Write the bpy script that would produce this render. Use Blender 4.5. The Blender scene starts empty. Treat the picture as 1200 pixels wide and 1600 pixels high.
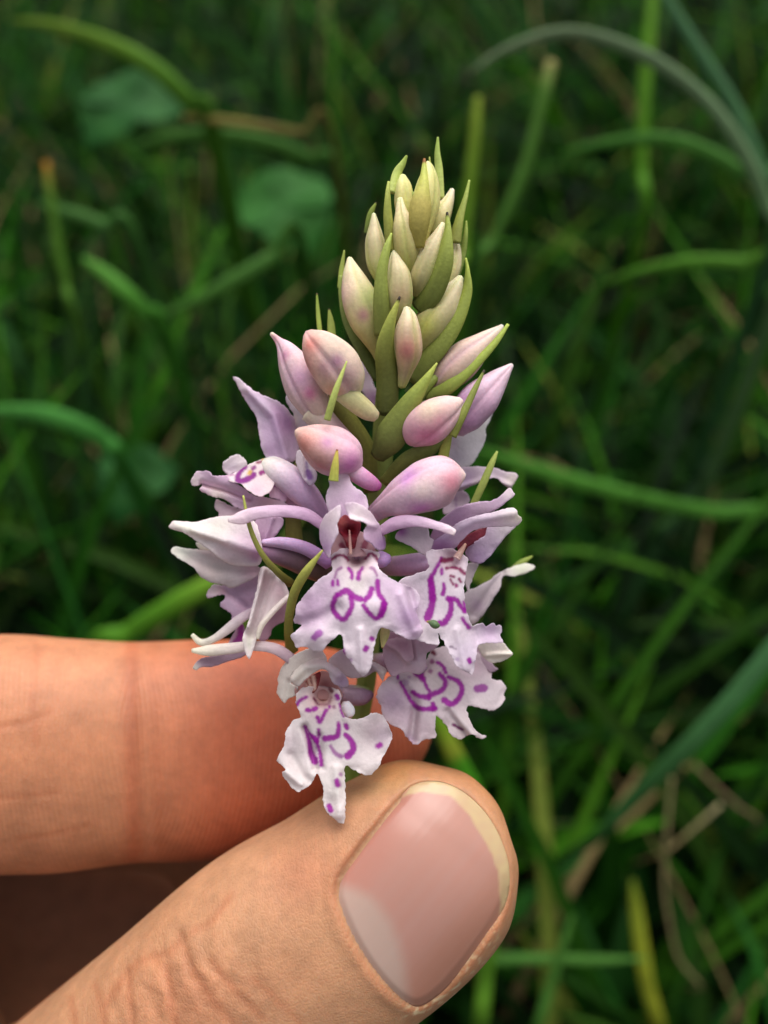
import bpy, math, random
import numpy as np
from mathutils import Vector, Matrix, noise
from mathutils.geometry import delaunay_2d_cdt
from mathutils.bvhtree import BVHTree

# ------------------------------------------------------------------ camera, sky, sun, exposure
scene = bpy.context.scene
COL = scene.collection
PITCH = math.radians(46.0)
CAM_H = 0.31
FOCUS = 0.0845
cam_data = bpy.data.cameras.new('camera')
cam_data.sensor_fit = 'HORIZONTAL'
cam_data.sensor_width = 36.0
cam_data.lens = 18.0 / (37.5 / 88.0)
cam_data.clip_start = 0.01
cam_data.clip_end = 100.0
cam_data.dof.use_dof = True
cam_data.dof.focus_distance = FOCUS
cam_data.dof.aperture_fstop = cam_data.lens / 2.35
cam = bpy.data.objects.new('camera', cam_data)
COL.objects.link(cam)
cam.location = (0, 0, CAM_H)
cam.rotation_euler = (math.pi / 2 - PITCH, 0, 0)
scene.camera = cam

SUN_EL, SUN_AZ = math.radians(70), math.radians(18)     # azimuth measured from +Y towards +X
world = bpy.data.worlds.new('World')
scene.world = world
world.use_nodes = True
wn = world.node_tree.nodes
wl = world.node_tree.links
bg = wn['Background']
sky = wn.new('ShaderNodeTexSky')
sky.sky_type = 'NISHITA'
sky.sun_disc = False
sky.sun_elevation = SUN_EL
sky.sun_rotation = SUN_AZ
sky.air_density = 1.0
sky.dust_density = 4.0
sky.ozone_density = 1.0
hsv = wn.new('ShaderNodeHueSaturation')          # thin even cloud: the sky is nearly white
hsv.inputs['Saturation'].default_value = 0.3
wl.new(sky.outputs[0], hsv.inputs['Color'])
wl.new(hsv.outputs[0], bg.inputs[0])
bg.inputs[1].default_value = 0.05
sun_data = bpy.data.lights.new('sun', 'SUN')
sun_data.energy = 1.5
sun_data.angle = math.radians(60)
sun_data.color = (1.0, 0.985, 0.965)
sun = bpy.data.objects.new('sun', sun_data)
COL.objects.link(sun)
sd = Vector((math.sin(SUN_AZ) * math.cos(SUN_EL), math.cos(SUN_AZ) * math.cos(SUN_EL), math.sin(SUN_EL)))
sun.rotation_euler = sd.to_track_quat('Z', 'Y').to_euler()
scene.view_settings.view_transform = 'Standard'
scene.view_settings.look = 'None'
scene.view_settings.gamma = 1.0
scene.view_settings.exposure = 1.5
scene.cycles.use_denoising = True
scene.cycles.max_bounces = 6
scene.cycles.transmission_bounces = 4
scene.cycles.diffuse_bounces = 3

# ------------------------------------------------------------------ geometry helpers
random.seed(7)
rng = np.random.default_rng(11)
RX = np.array([1.0, 0, 0])
UP = np.array([0, math.sin(PITCH), math.cos(PITCH)])
FW = np.array([0, math.cos(PITCH), -math.sin(PITCH)])
CP = np.array([0, 0, CAM_H])
K = 37.5 / 88.0 / 600.0                      # slope of one unit of image measure


def at(px, py, d):
    """a point of the place: measures px, py at d millimetres along the view"""
    d = np.asarray(d, float) * 1e-3
    px = np.asarray(px, float)
    py = np.asarray(py, float)
    return (CP + ((px - 600) * K * d)[..., None] * RX + ((800 - py) * K * d)[..., None] * UP + d[..., None] * FW)


def C(h):
    h = h.lstrip('#')
    v = np.array([int(h[i:i + 2], 16) / 255 for i in (0, 2, 4)])
    return np.where(v <= 0.04045, v / 12.92, ((v + 0.055) / 1.055) ** 2.4)


def smooth(a, b, x):
    t = np.clip((np.asarray(x, float) - a) / (b - a), 0, 1)
    return t * t * (3 - 2 * t)


def catmull(pts, n, closed=False):
    P = np.asarray(pts, float)
    if P.ndim == 1:
        P = P[:, None]
    m = len(P)
    if closed:
        Q = np.vstack([P[-1], P, P[0], P[1]])
        seg = m
    else:
        Q = np.vstack([2 * P[0] - P[1], P, 2 * P[-1] - P[-2]])
        seg = m - 1
    u = np.linspace(0, seg, n, endpoint=not closed)
    i = np.minimum(u.astype(int), seg - 1)
    t = (u - i)[:, None]
    a, b, c, d = Q[i], Q[i + 1], Q[i + 2], Q[i + 3]
    return 0.5 * (2 * b + (c - a) * t + (2 * a - 5 * b + 4 * c - d) * t ** 2 + (3 * b - a - 3 * c + d) * t ** 3)


def polydist(X, Y, pl):
    """distance of points to an open polyline"""
    pl = np.asarray(pl, float)
    best = np.full(np.shape(X), 1e9)
    tt = np.zeros(np.shape(X))
    n = max(len(pl) - 1, 1)
    for k in range(len(pl) - 1):
        a, b = pl[k], pl[k + 1]
        ab = b - a
        l2 = max(float(ab @ ab), 1e-9)
        t = np.clip(((X - a[0]) * ab[0] + (Y - a[1]) * ab[1]) / l2, 0, 1)
        dd = np.hypot(X - a[0] - t * ab[0], Y - a[1] - t * ab[1])
        w = dd < best
        best = np.where(w, dd, best)
        tt = np.where(w, (k + t) / n, tt)
    return best, tt


def inside(X, Y, poly):
    px, py = poly[:, 0], poly[:, 1]
    qx, qy = np.roll(px, -1), np.roll(py, -1)
    r = np.zeros(np.shape(X), bool)
    for a, b, c, d in zip(px, py, qx, qy):
        if b == d:
            continue
        cond = ((b > Y) != (d > Y)) & (X < (c - a) * (Y - b) / (d - b) + a)
        r ^= cond
    return r


def vnoise(P, s, seed=0.0):
    return np.array([noise.noise((p[0] * s + seed, p[1] * s - seed, p[2] * s)) for p in P])


WLOC = {}


def link(name, V, Fc, mat, parent=None, col=None, smooth_shade=True, origin=None):
    V = np.asarray(V, float)
    o0 = V.mean(axis=0) if origin is None else np.asarray(origin, float)
    me = bpy.data.meshes.new(name)
    me.from_pydata((V - o0).tolist(), [], Fc if isinstance(Fc, list) else Fc.tolist())
    if col is not None:
        ca = me.color_attributes.new('col', 'FLOAT_COLOR', 'POINT')
        c4 = np.ones((len(V), 4), np.float32)
        c4[:, :3] = np.clip(col, 0, 1)
        ca.data.foreach_set('color', c4.ravel())
    if smooth_shade:
        me.polygons.foreach_set('use_smooth', np.ones(len(me.polygons), bool))
    me.materials.append(mat)
    me.update()
    o = bpy.data.objects.new(name, me)
    COL.objects.link(o)
    WLOC[o.name] = o0
    if parent is not None:
        o.parent = parent
        o.location = o0 - WLOC[parent.name]
    else:
        o.location = o0
    return o


def empty(name, loc):
    o = bpy.data.objects.new(name, None)
    o.empty_display_size = 0.01
    COL.objects.link(o)
    o.location = loc
    WLOC[o.name] = np.asarray(loc, float)
    return o


def tag(o, label=None, cat=None, group=None, kind=None):
    if label:
        o['label'] = label
    if cat:
        o['category'] = cat
    if group:
        o['group'] = group
    if kind:
        o['kind'] = kind
    return o


# ------------------------------------------------------------------ materials
def new_mat(name):
    m = bpy.data.materials.new(name)
    m.use_nodes = True
    return m, m.node_tree.nodes, m.node_tree.links, m.node_tree.nodes['Principled BSDF'], m.node_tree.nodes['Material Output']


def node(ns, t, **kw):
    n = ns.new(t)
    for k, v in kw.items():
        if k.startswith('i_'):
            key = k[2:]
            n.inputs[int(key) if key.isdigit() else key.replace('_', ' ')].default_value = v
        else:
            setattr(n, k, v)
    return n


def organic(name, rough=0.55, trans=0.3, sss=0.0, grain=2500, bump=0.15, var=0.12, stretch=None, spec=0.4, radius=(1, 0.5, 0.4), sscale=0.0008, bdist=0.0002):
    m, ns, ls, p, out = new_mat(name)
    a = node(ns, 'ShaderNodeVertexColor', layer_name='col')
    tc = node(ns, 'ShaderNodeTexCoord')
    n1 = node(ns, 'ShaderNodeTexNoise', i_Scale=grain, i_Detail=4.0, i_Roughness=0.6)
    n2 = node(ns, 'ShaderNodeTexNoise', i_Scale=grain * 0.13, i_Detail=3.0)
    ls.new(tc.outputs['Object'], n1.inputs['Vector'])
    ls.new(tc.outputs['Object'], n2.inputs['Vector'])
    add = node(ns, 'ShaderNodeMath', operation='ADD')
    ls.new(n1.outputs[0], add.inputs[0])
    ls.new(n2.outputs[0], add.inputs[1])
    mr = node(ns, 'ShaderNodeMapRange', i_1=0.6, i_2=1.4, i_3=1 - var, i_4=1 + var)
    ls.new(add.outputs[0], mr.inputs[0])
    mul = node(ns, 'ShaderNodeVectorMath', operation='SCALE')
    ls.new(a.outputs[0], mul.inputs[0])
    ls.new(mr.outputs[0], mul.inputs['Scale'])
    ls.new(mul.outputs[0], p.inputs['Base Color'])
    p.inputs['Roughness'].default_value = rough
    p.inputs['Specular IOR Level'].default_value = spec
    if sss:
        p.inputs['Subsurface Weight'].default_value = sss
        p.inputs['Subsurface Radius'].default_value = radius
        p.inputs['Subsurface Scale'].default_value = sscale
    b = node(ns, 'ShaderNodeBump', i_Strength=bump, i_Distance=bdist)
    ls.new(n1.outputs[0], b.inputs['Height'])
    ls.new(b.outputs[0], p.inputs['Normal'])
    if trans:
        t = node(ns, 'ShaderNodeBsdfTranslucent')
        ls.new(mul.outputs[0], t.inputs[0])
        mx = node(ns, 'ShaderNodeMixShader', i_0=trans)
        ls.new(p.outputs[0], mx.inputs[1])
        ls.new(t.outputs[0], mx.inputs[2])
        ls.new(mx.outputs[0], out.inputs[0])
    return m


M_PETAL = organic('petal', 0.6, 0.48, grain=3200, bump=0.4, var=0.09, spec=0.25)
M_BUD = organic('bud_skin', 0.5, 0.0, sss=0.35, grain=3000, bump=0.28, var=0.15, spec=0.3)
M_BRACT = organic('bract_green', 0.55, 0.15, grain=3400, bump=0.28, var=0.2, spec=0.3)
M_STEM = organic('stem_green', 0.5, 0.0, sss=0.15, grain=1500, bump=0.2, var=0.15)
M_GRASS = organic('grass_blade', 0.6, 0.3, grain=500, bump=0.1, var=0.25, spec=0.12)


def skin_material():
    m, ns, ls, p, out = new_mat('skin')
    a = node(ns, 'ShaderNodeVertexColor', layer_name='col')
    tc = node(ns, 'ShaderNodeTexCoord')
    n1 = node(ns, 'ShaderNodeTexNoise', i_Scale=260.0, i_Detail=4.0, i_Roughness=0.6)
    n2 = node(ns, 'ShaderNodeTexNoise', i_Scale=1400.0, i_Detail=3.0)
    for n in (n1, n2):
        ls.new(tc.outputs['Object'], n.inputs['Vector'])
    r1 = node(ns, 'ShaderNodeMapRange', i_1=0.3, i_2=0.7, i_3=0.84, i_4=1.14)
    ls.new(n1.outputs[0], r1.inputs[0])
    r2 = node(ns, 'ShaderNodeMapRange', i_1=0.3, i_2=0.7, i_3=0.94, i_4=1.06)
    ls.new(n2.outputs[0], r2.inputs[0])
    mm = node(ns, 'ShaderNodeMath', operation='MULTIPLY')
    ls.new(r1.outputs[0], mm.inputs[0])
    ls.new(r2.outputs[0], mm.inputs[1])
    sc = node(ns, 'ShaderNodeVectorMath', operation='SCALE')
    ls.new(a.outputs[0], sc.inputs[0])
    ls.new(mm.outputs[0], sc.inputs['Scale'])
    ls.new(sc.outputs[0], p.inputs['Base Color'])
    p.inputs['Roughness'].default_value = 0.52
    p.inputs['Specular IOR Level'].default_value = 0.35
    p.inputs['Subsurface Weight'].default_value = 0.4
    p.inputs['Subsurface Radius'].default_value = (1.0, 0.32, 0.16)
    p.inputs['Subsurface Scale'].default_value = 0.0022
    # fine skin cells: two sets of slightly stretched cracks
    mp = node(ns, 'ShaderNodeMapping')
    mp.inputs['Rotation'].default_value = (0.3, 0.5, 0.6)
    mp.inputs['Scale'].default_value = (1.0, 0.55, 1.0)
    ls.new(tc.outputs['Object'], mp.inputs['Vector'])
    wv = node(ns, 'ShaderNodeTexNoise', i_Scale=900.0, i_Detail=2.0)
    ls.new(tc.outputs['Object'], wv.inputs['Vector'])
    wa = node(ns, 'ShaderNodeVectorMath', operation='MULTIPLY_ADD')
    wa.inputs[1].default_value = (0.0006, 0.0006, 0.0006)
    ls.new(wv.outputs['Color'], wa.inputs[0])
    ls.new(mp.outputs[0], wa.inputs[2])
    vo = node(ns, 'ShaderNodeTexVoronoi', feature='DISTANCE_TO_EDGE', i_Scale=3400.0)
    ls.new(wa.outputs[0], vo.inputs['Vector'])
    vr = node(ns, 'ShaderNodeMapRange', i_1=0.0, i_2=0.25, i_3=0.0, i_4=1.0)
    ls.new(vo.outputs['Distance'], vr.inputs[0])
    n3 = node(ns, 'ShaderNodeTexNoise', i_Scale=3500.0, i_Detail=3.0)
    ls.new(tc.outputs['Object'], n3.inputs['Vector'])
    ad = node(ns, 'ShaderNodeMath', operation='MULTIPLY_ADD')
    ad.inputs[1].default_value = 0.9
    ls.new(n3.outputs[0], ad.inputs[0])
    ls.new(vr.outputs[0], ad.inputs[2])
    # finger ridges where the mesh asks for them
    at_ = node(ns, 'ShaderNodeAttribute', attribute_name='ridge')
    sn = node(ns, 'ShaderNodeMath', operation='SINE')
    ls.new(at_.outputs['Fac'], sn.inputs[0])
    am = node(ns, 'ShaderNodeAttribute', attribute_name='ridgemask')
    sm = node(ns, 'ShaderNodeMath', operation='MULTIPLY')
    ls.new(sn.outputs[0], sm.inputs[0])
    ls.new(am.outputs['Fac'], sm.inputs[1])
    ad2 = node(ns, 'ShaderNodeMath', operation='ADD')
    ls.new(sm.outputs[0], ad2.inputs[0])
    ls.new(ad.outputs[0], ad2.inputs[1])
    b = node(ns, 'ShaderNodeBump', i_Strength=0.2, i_Distance=0.0002)
    ls.new(ad2.outputs[0], b.inputs['Height'])
    ls.new(b.outputs[0], p.inputs['Normal'])
    return m


def nail_material():
    m, ns, ls, p, out = new_mat('nail')
    a = node(ns, 'ShaderNodeVertexColor', layer_name='col')
    ls.new(a.outputs[0], p.inputs['Base Color'])
    tc = node(ns, 'ShaderNodeTexCoord')
    at_ = node(ns, 'ShaderNodeAttribute', attribute_name='across')
    cb = node(ns, 'ShaderNodeCombineXYZ')
    ls.new(at_.outputs['Fac'], cb.inputs[0])
    n = node(ns, 'ShaderNodeTexNoise', i_Scale=1.6, i_Detail=4.0)
    ls.new(cb.outputs[0], n.inputs['Vector'])
    b = node(ns, 'ShaderNodeBump', i_Strength=0.15, i_Distance=0.0002)
    ls.new(n.outputs[0], b.inputs['Height'])
    ls.new(b.outputs[0], p.inputs['Normal'])
    p.inputs['Roughness'].default_value = 0.27
    p.inputs['Specular IOR Level'].default_value = 0.4
    p.inputs['Subsurface Weight'].default_value = 0.25
    p.inputs['Subsurface Radius'].default_value = (1, 0.5, 0.4)
    p.inputs['Subsurface Scale'].default_value = 0.001
    return m


def soil_material():
    m, ns, ls, p, out = new_mat('soil')
    tc = node(ns, 'ShaderNodeTexCoord')
    n = node(ns, 'ShaderNodeTexNoise', i_Scale=60.0, i_Detail=8.0)
    ls.new(tc.outputs['Object'], n.inputs['Vector'])
    cr = node(ns, 'ShaderNodeValToRGB')
    cr.color_ramp.elements[0].color = (0.004, 0.005, 0.002, 1)
    cr.color_ramp.elements[1].color = (0.028, 0.022, 0.010, 1)
    ls.new(n.outputs[0], cr.inputs[0])
    ls.new(cr.outputs[0], p.inputs['Base Color'])
    p.inputs['Roughness'].default_value = 0.9
    b = node(ns, 'ShaderNodeBump', i_Strength=0.8, i_Distance=0.01)
    ls.new(n.outputs[0], b.inputs['Height'])
    ls.new(b.outputs[0], p.inputs['Normal'])
    return m


M_SKIN, M_NAIL, M_SOIL = skin_material(), nail_material(), soil_material()
# ------------------------------------------------------------------ shape builders
def apply_blobs(col, D2, blobs):
    for (r, c, amt), d2 in zip(blobs, D2):
        w = (amt * np.exp(-d2 / (r * r)))[:, None]
        col = col * (1 - w) + C(c) * w
    return col


def sheet(name, parent, outline, d, gx=0, gy=0, qx=0, qy=0, c=None, bumps=(), folds=(), ruf=0.35, base='d9cfe4',
          blobs=(), marks=(), edge=None, thick=0.2, step=2.4, jag=0.5, seed=0.0, mat=None, veins=None):
    """thin petal: an outline in its own plane, lifted into depth by tilts, bends, folds and ruffles"""
    O = np.asarray(outline, float)
    per = np.hypot(*(np.roll(O, -1, 0) - O).T).sum()
    n = max(40, int(per / 2.2))
    L = np.hypot(*(np.roll(O, -1, 0) - O).T)
    B = catmull(O, n * 2, closed=True)
    s = np.concatenate([[0], np.cumsum(np.hypot(*np.diff(np.vstack([B, B[:1]]), axis=0).T))])
    u = np.linspace(0, s[-1], n, endpoint=False)
    Bc = np.vstack([B, B[:1]])
    B = np.stack([np.interp(u, s, Bc[:, 0]), np.interp(u, s, Bc[:, 1])], 1)
    if jag:
        nn = np.array([[noise.noise((x * 0.16, y * 0.16, seed)), noise.noise((x * 0.16, y * 0.16, seed + 9))] for x, y in B])
        n2 = np.array([[noise.noise((x * 0.45, y * 0.45, seed)), noise.noise((x * 0.45, y * 0.45, seed + 9))] for x, y in B])
        B = B + jag * (nn * 2.0 + n2 * 1.2)
    x0, y0 = B.min(0)
    x1, y1 = B.max(0)
    gxs, gys = np.meshgrid(np.arange(x0, x1, step), np.arange(y0, y1, step * 0.87))
    gxs[1::2] += step / 2
    G = np.stack([gxs.ravel(), gys.ravel()], 1)
    G = G[inside(G[:, 0], G[:, 1], B)]
    de, _ = polydist(G[:, 0], G[:, 1], np.vstack([B, B[:1]]))
    G = G[de > step * 0.55]
    P = np.vstack([B, G])
    res = delaunay_2d_cdt([Vector(p) for p in P.tolist()], [], [list(range(len(B)))], 1, 1e-4)
    P = np.array([(v.x, v.y) for v in res[0]])
    F = [list(f) for f in res[2]]
    X, Y = P[:, 0], P[:, 1]
    de, _ = polydist(X, Y, np.vstack([B, B[:1]]))
    cx, cy = (O.mean(0) if c is None else c)
    u, v = (X - cx) / 100, (Y - cy) / 100
    D = d + gx * u + gy * v + qx * u * u + qy * v * v
    for (bx, by, r, a) in bumps:
        D = D + a * np.exp(-((X - bx) ** 2 + (Y - by) ** 2) / (r * r))
    for (pl, w, a) in folds:
        dd, _ = polydist(X, Y, pl)
        D = D + a * np.exp(-(dd / w) ** 2)
    if ruf:
        nz = np.array([noise.noise((x / 19 + seed, y / 19, seed)) for x, y in P])
        nw = np.array([noise.noise((x / 42 + seed, y / 42, 3 + seed)) for x, y in P])
        D = D + ruf * (nz * (0.10 + 0.6 * smooth(16, 0, de)) + nw * 0.8)
    V = at(X, Y, D)
    wt = thick * (0.3 + 0.7 * smooth(0, 14, de)) * 1e-3
    Vb = V + wt[:, None] * FW
    nv = len(V)
    cnt = {}
    for f in F:
        for i in range(len(f)):
            a, b = f[i], f[(i + 1) % len(f)]
            k = (min(a, b), max(a, b))
            cnt.setdefault(k, []).append((a, b))
    faces = [f for f in F] + [[i + nv for i in reversed(f)] for f in F]
    for k, e in cnt.items():
        if len(e) == 1:
            a, b = e[0]
            faces.append([b, a, a + nv, b + nv])
    col = np.tile(C(base), (nv, 1))
    col = apply_blobs(col, [(X - bx) ** 2 + (Y - by) ** 2 for bx, by, *_ in blobs], [(r, cc, am) for _, _, r, cc, am in blobs])
    if veins:
        vx, vy, amt = veins
        ang = np.arctan2(Y - vy, X - vx)
        vv = np.array([noise.noise((a * 14, seed, 0.02 * r)) for a, r in zip(ang, np.hypot(X - vx, Y - vy))])
        col = col * (1 + amt * vv)[:, None]
    if edge:
        w = (0.75 * smooth(9, 0, de))[:, None]
        col = col * (1 - w) + C(edge) * w
    if marks:
        wob = np.array([noise.noise((x * 0.22, y * 0.22, 5)) for x, y in P])
        fine = np.array([noise.noise((x * 0.5, y * 0.5, 2)) for x, y in P])
        for mk in marks:
            pts, w0, w1 = mk[0], mk[1], mk[2]
            mc = C(mk[3] if len(mk) > 3 else 'a21aa8')
            am = mk[4] if len(mk) > 4 else 0.95
            pp = catmull(pts, max(8, len(pts) * 6)) if len(pts) > 1 else np.array([pts[0], (pts[0][0] + 0.3, pts[0][1])])
            dd, t = polydist(X, Y, pp)
            hw = (w0 + (w1 - w0) * t) / 2 + 0.5
            f = am * smooth(2.3, -2.0, dd - hw + wob * 1.3 + fine * 0.6)
            col = col * (1 - f[:, None]) + mc * f[:, None]
    col = col * np.array([1.15, 1.07, 1.0])
    col2 = np.vstack([col, col * np.array([0.97, 0.94, 0.98])])
    return link(name, np.vstack([V, Vb]), faces, mat or M_PETAL, parent, col2)


def frames(P):
    T = np.gradient(P, axis=0)
    T /= np.linalg.norm(T, axis=1)[:, None] + 1e-12
    N = np.zeros_like(T)
    n0 = -FW - (-FW @ T[0]) * T[0]
    if np.linalg.norm(n0) < 0.2:
        n0 = UP - (UP @ T[0]) * T[0]
    N[0] = n0 / np.linalg.norm(n0)
    for i in range(1, len(P)):
        v = N[i - 1] - (N[i - 1] @ T[i]) * T[i]
        N[i] = v / np.linalg.norm(v)
    return T, N, np.cross(T, N)


def colramp(t, cols):
    ts = [c[0] for c in cols]
    cs = np.array([C(c[1]) for c in cols])
    return np.stack([np.interp(t, ts, cs[:, k]) for k in range(3)], -1)


def bulb(name, parent, pts, r, d, cols, blobs=(), flat=0.92, seam=0.05, mat=None, rings=40, segs=54, phase=0.4, streak=0.2, seamcol=None, lump=0.04, seed=0.0):
    d = np.asarray(d, float) * np.ones(len(pts))
    Q = catmull(np.column_stack([np.asarray(pts, float), d, np.asarray(r, float)]), rings)
    rr = np.maximum(Q[:, 3], 0.6) * K * Q[:, 2] * 1e-3
    P = at(Q[:, 0], Q[:, 1], Q[:, 2])
    T, N, S = frames(P)
    th = np.linspace(0, 2 * np.pi, segs, endpoint=False)
    prof = 1 + seam * (np.abs(np.cos(1.5 * th + phase)) - 0.64) - 0.6 * seam * np.exp(-(np.cos(1.5 * th + phase) / 0.16) ** 2)
    V, U, A = [], [], []
    for i in range(rings):
        ring = P[i] + rr[i] * prof[:, None] * (np.cos(th)[:, None] * N[i] * flat + np.sin(th)[:, None] * S[i])
        V.append(ring)
        U.append(np.full(segs, i / (rings - 1)))
        A.append(th)
    V = np.vstack(V)
    U = np.concatenate(U)
    A = np.concatenate(A)
    if lump:
        s = 1.0 / 0.0022
        nz = np.array([noise.noise((p[0] * s + seed, p[1] * s, p[2] * s)) for p in V])
        ctr = np.repeat(P, segs, 0)
        V = ctr + (V - ctr) * (1 + lump * nz)[:, None]
    V = np.vstack([V, P[0] - T[0] * rr[0] * 0.5, P[-1] + T[-1] * rr[-1] * 0.6])
    U = np.concatenate([U, [0, 1]])
    A = np.concatenate([A, [0, 0]])
    Fc = []
    for i in range(rings - 1):
        for j in range(segs):
            k = (j + 1) % segs
            Fc.append([i * segs + j, i * segs + k, (i + 1) * segs + k, (i + 1) * segs + j])
    e = rings * segs
    for j in range(segs):
        k = (j + 1) % segs
        Fc.append([k, j, e])
        Fc.append([(rings - 1) * segs + j, (rings - 1) * segs + k, e + 1])
    col = colramp(U, cols)
    if streak:
        st = np.array([noise.noise((np.cos(a) * 3.2 + seed, np.sin(a) * 3.2, u * 1.6)) for a, u in zip(A, U)])
        bl = vnoise(V, 700, seed)
        col = col * (1 + streak * st + 0.10 * bl)[:, None]
    if seamcol:                                    # greener or darker along the seams between the sepals
        gv = np.exp(-(np.cos(1.5 * A + phase) / 0.45) ** 2) * (0.75 - 0.35 * U) + 0.25 * np.exp(-(np.sin(1.5 * A + phase) / 0.12) ** 2)
        gv = (np.clip(gv, 0, 1) * 0.8)[:, None]
        col = col * (1 - gv) + C(seamcol) * gv
    if blobs:
        d2 = [((V - at(bx, by, bd)) ** 2).sum(1) / (K * bd * 1e-3) ** 2 for bx, by, bd, *_ in blobs]
        col = apply_blobs(col, d2, [(r_ * 1.2, cc, min(0.95, am * 1.5)) for _, _, _, r_, cc, am in blobs])
    return link(name, V, Fc, mat or M_BUD, parent, col)


def ribbon(name, parent, pts, hw, d, cols, cup=0.25, twist=0.0, thick=0.32, mat=None, n=30, m=9, tip=None, ruf=0.0, seed=0.0, streak=0.12, world_pts=None, blobs=()):
    """strap, bract or blade along a curve; hw in image measures, cup bends the edges back (+) or forward (-)"""
    d = np.asarray(d, float) * np.ones(len(pts))
    Q = catmull(np.column_stack([np.asarray(pts, float), d, np.asarray(hw, float)]), n)
    if world_pts is None:
        P = at(Q[:, 0], Q[:, 1], Q[:, 2])
    else:
        P = catmull(world_pts, n)
    W = np.maximum(Q[:, 3], 0.4) * K * Q[:, 2] * 1e-3
    T = np.gradient(P, axis=0)
    T /= np.linalg.norm(T, axis=1)[:, None]
    u = np.linspace(-1, 1, m)
    tw = np.interp(np.linspace(0, 1, n), np.linspace(0, 1, len(np.atleast_1d(twist))), np.atleast_1d(twist)) if np.ndim(twist) else np.full(n, twist)
    V, Vb, U, A = [], [], [], []
    for i in range(n):
        nv = -(P[i] - CP)
        nv = nv - (nv @ T[i]) * T[i]
        nv /= np.linalg.norm(nv)
        sv = np.cross(T[i], nv)
        a = tw[i]
        n2 = nv * math.cos(a) + sv * math.sin(a)
        s2 = np.cross(T[i], n2)
        rz = np.array([noise.noise((i * 0.35 + seed, x * 1.3, seed)) for x in u]) * ruf * W[i]
        row = P[i] + W[i] * (u[:, None] * s2) + ((-cup * W[i] * u ** 2) + rz)[:, None] * n2
        V.append(row)
        tk = thick * 1e-3 * (0.25 + 0.75 * (1 - u ** 2)) * min(1.0, 0.3 + W[i] / 3e-4)
        Vb.append(row - tk[:, None] * n2)
        U.append(np.full(m, i / (n - 1)))
        A.append(u)
    V = np.vstack(V + Vb)
    U = np.concatenate(U + U)
    A = np.concatenate(A + A)
    nv = n * m
    Fc = []
    for i in range(n - 1):
        for j in range(m - 1):
            q = [i * m + j, i * m + j + 1, (i + 1) * m + j + 1, (i + 1) * m + j]
            Fc.append(q)
            Fc.append([k + nv for k in reversed(q)])
        for a, b in ((i * m, (i + 1) * m), ((i + 1) * m + m - 1, i * m + m - 1)):
            Fc.append([a, b, b + nv, a + nv])
    for j in range(m - 1):
        Fc.append([j + 1, j, j + nv, j + 1 + nv])
        e = (n - 1) * m
        Fc.append([e + j, e + j + 1, e + j + 1 + nv, e + j + nv])
    col = colramp(U, cols)
    st = np.array([noise.noise((a * 3.5 + seed, seed, u_ * 2.0)) for a, u_ in zip(A, U)])
    col = col * (1 + streak * st)[:, None]
    if mat is M_PETAL:
        col = col * np.array([1.18, 1.08, 1.0])
    if tip:
        w = smooth(0.935, 0.965, U)[:, None]
        col = col * (1 - w) + C(tip) * w
    if blobs:
        d2 = [((V - at(bx, by, bd)) ** 2).sum(1) / (K * bd * 1e-3) ** 2 for bx, by, bd, *_ in blobs]
        col = apply_blobs(col, d2, [(r_, cc, am) for _, _, _, r_, cc, am in blobs])
    return link(name, V, Fc, mat or M_BRACT, parent, col)


# ------------------------------------------------------------------ the ground and the grass
def build_ground():
    n = 60
    xs = np.concatenate([np.linspace(-30, -1.5, 12), np.linspace(-1.3, 1.3, 36), np.linspace(1.5, 30, 12)])
    ys = np.concatenate([np.linspace(-30, -0.8, 12), np.linspace(-0.6, 2.0, 36), np.linspace(2.3, 30, 12)])
    X, Y = np.meshgrid(xs, ys)
    Z = np.array([noise.noise((x * 6, y * 6, 0)) for x, y in zip(X.ravel(), Y.ravel())]) * 0.006 - 0.006
    V = np.stack([X.ravel(), Y.ravel(), Z], 1)
    F = [[i * n + j, i * n + j + 1, (i + 1) * n + j + 1, (i + 1) * n + j] for i in range(n - 1) for j in range(n - 1)]
    o = link('ground', V, F, M_SOIL, origin=(0, 0, 0))
    tag(o, 'dark soil under the grass', 'ground', kind='structure')


build_ground()


def cam_coords(V):
    r = V - CP
    d = r @ FW
    return 600 + (r @ RX) / (K * np.maximum(d, 1e-6)), 800 - (r @ UP) / (K * np.maximum(d, 1e-6)), d


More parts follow.
